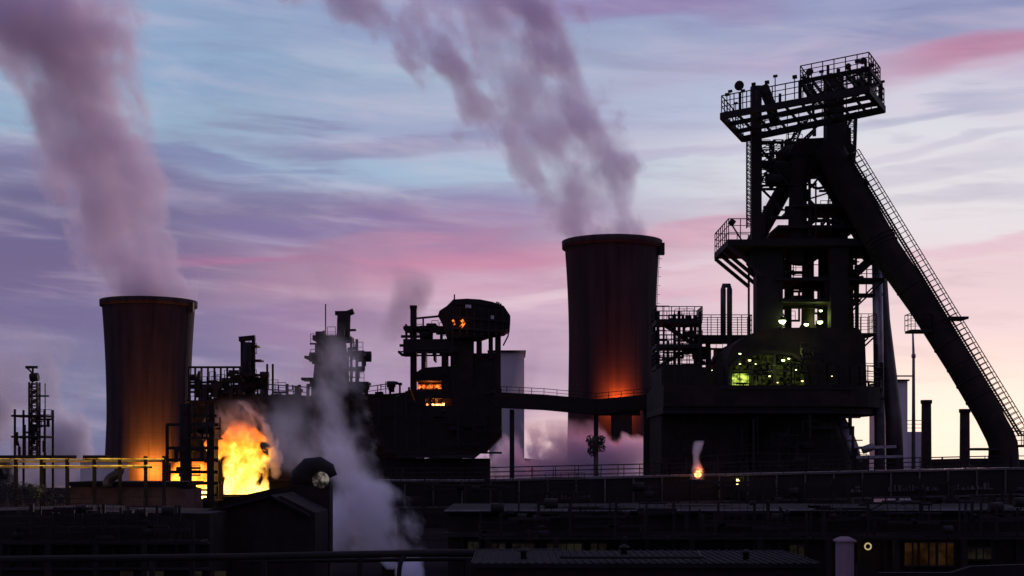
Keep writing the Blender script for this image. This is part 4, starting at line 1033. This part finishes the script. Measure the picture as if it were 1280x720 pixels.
for px in range(0, 250, 60): MB().beam((X(px,89), 89, 0), (X(px,89), 89, Z(676,89)), .3).build('leg', 'steel', cl)
cl = thing('viaduct_pipework', (X(700,117), 117, 0), 'black pipe tangle hung along the front of the rail viaduct', 'pipes')
for x0_, x1_, sd_ in ((490,740,86),(740,1000,87),(1000,1290,88)): tangle('pipework', x0_, x1_, 600, 640, -.6, .8, 30, sd_, base=117, parent=cl, wmax=.5, lmax=90)
for px in range(500, 1290, 105): MB().beam((X(px,117), 117, 0), (X(px,117), 117, Z(640,117)), .45).build('leg', 'steel', cl)
# near shed roof along the bottom with the brick post
D4 = 70
nr = thing('flat_roof_shed', (X(830,D4), D4, 0), 'near flat grey purple roof along the bottom edge', 'shed')
MB().box(X(592,D4), X(1020,D4), D4, D4+9, 0, Z(704,D4)-.2).build('walls', 'brick', nr)
MB().box(X(588,D4), X(1024,D4), D4-.4, D4+9.4, Z(704,D4)-.197, Z(703.5,D4)).build('roof', 'roof', nr)
m = MB()
for i in range(44):
    xx_ = X(590,D4)+(X(1022,D4)-X(590,D4))*i/43; m.beam((xx_, D4-.45, Z(703.5,D4)+.03), (xx_, D4+9.3, Z(703.5,D4)+.03), .07, .06)
m.build('standing_seam', 'roof', nr)
for px, dy in ((655,3),(792,6),(941,2)):
    z_ = Z(703.5,D4); MB().lathe((X(px,D4), D4+dy), [(.16,z_),(.16,z_+.35),(.3,z_+.36),(.3,z_+.42),(.05,z_+.55)], 12).build('roof_vent', 'steel', nr)
MB().tube([(X(700,D4),D4+1,Z(703.5,D4)+.2), (X(880,D4),D4+1,Z(703.5,D4)+.2), (X(890,D4),D4+5,Z(703.5,D4)+.2)], .07, 8).build('conduit', 'steel', nr)
bp_ = thing('gate_post', (X(1056,68), 68, 0), 'pale capped concrete post standing at the bottom right', 'post')
xc = X(1056,68)
MB().box(xc-.36, xc+.36, 68-.36, 68+.36, 0, Z(677,68)).build('shaft', 'pale', bp_)
MB().add([(xc+a*.46, 68+b*.46, Z(677,68)) for a, b in ((-1,-1),(1,-1),(1,1),(-1,1))]+[(xc+a*.46, 68+b*.46, Z(675,68)) for a, b in ((-1,-1),(1,-1),(1,1),(-1,1))]+[(xc+a*.2, 68+b*.2, Z(671,68)) for a, b in ((-1,-1),(1,-1),(1,1),(-1,1))],
    [(3,2,1,0),(0,1,5,4),(1,2,6,5),(2,3,7,6),(3,0,4,7),(4,5,9,8),(5,6,10,9),(6,7,11,10),(7,4,8,11),(8,9,10,11)]).build('cap', 'pale', bp_)
nw = thing('sloping_wall', (X(1180,72), 72, 0), 'dark low wall sloping down at the bottom right corner', 'wall')
MB().prism([(X(a,72), Z(b,72) if b < 760 else 0) for a, b in ((1072,900),(1072,706),(1100,716),(1190,716),(1215,708),(1330,704),(1330,900))][::-1], 72, 72.5).build('wall_body', 'roof', nw)

# ================================================================== CAMERA & RENDER
cam = bpy.data.cameras.new('camera'); co = bpy.data.objects.new('camera', cam); col.objects.link(co)
co.location = (0, 0, CH); co.rotation_euler = (R(90), 0, 0)
cam.lens = 50; cam.sensor_width = 36; cam.sensor_fit = 'HORIZONTAL'; cam.shift_y = (HY-360)/1280
cam.clip_start = .5; cam.clip_end = 8000; sc.camera = co
sc.view_settings.view_transform = 'Standard'; sc.view_settings.look = 'None'
sc.view_settings.exposure = 0; sc.view_settings.gamma = 1
sc.render.engine = 'CYCLES'
cy = sc.cycles; cy.max_bounces = 6; cy.diffuse_bounces = 2; cy.glossy_bounces = 2; cy.transparent_max_bounces = 8; cy.volume_bounces = 4
cy.volume_step_rate = .45; cy.volume_max_steps = 200
cy.use_denoising = True; cy.sample_clamp_indirect = 3
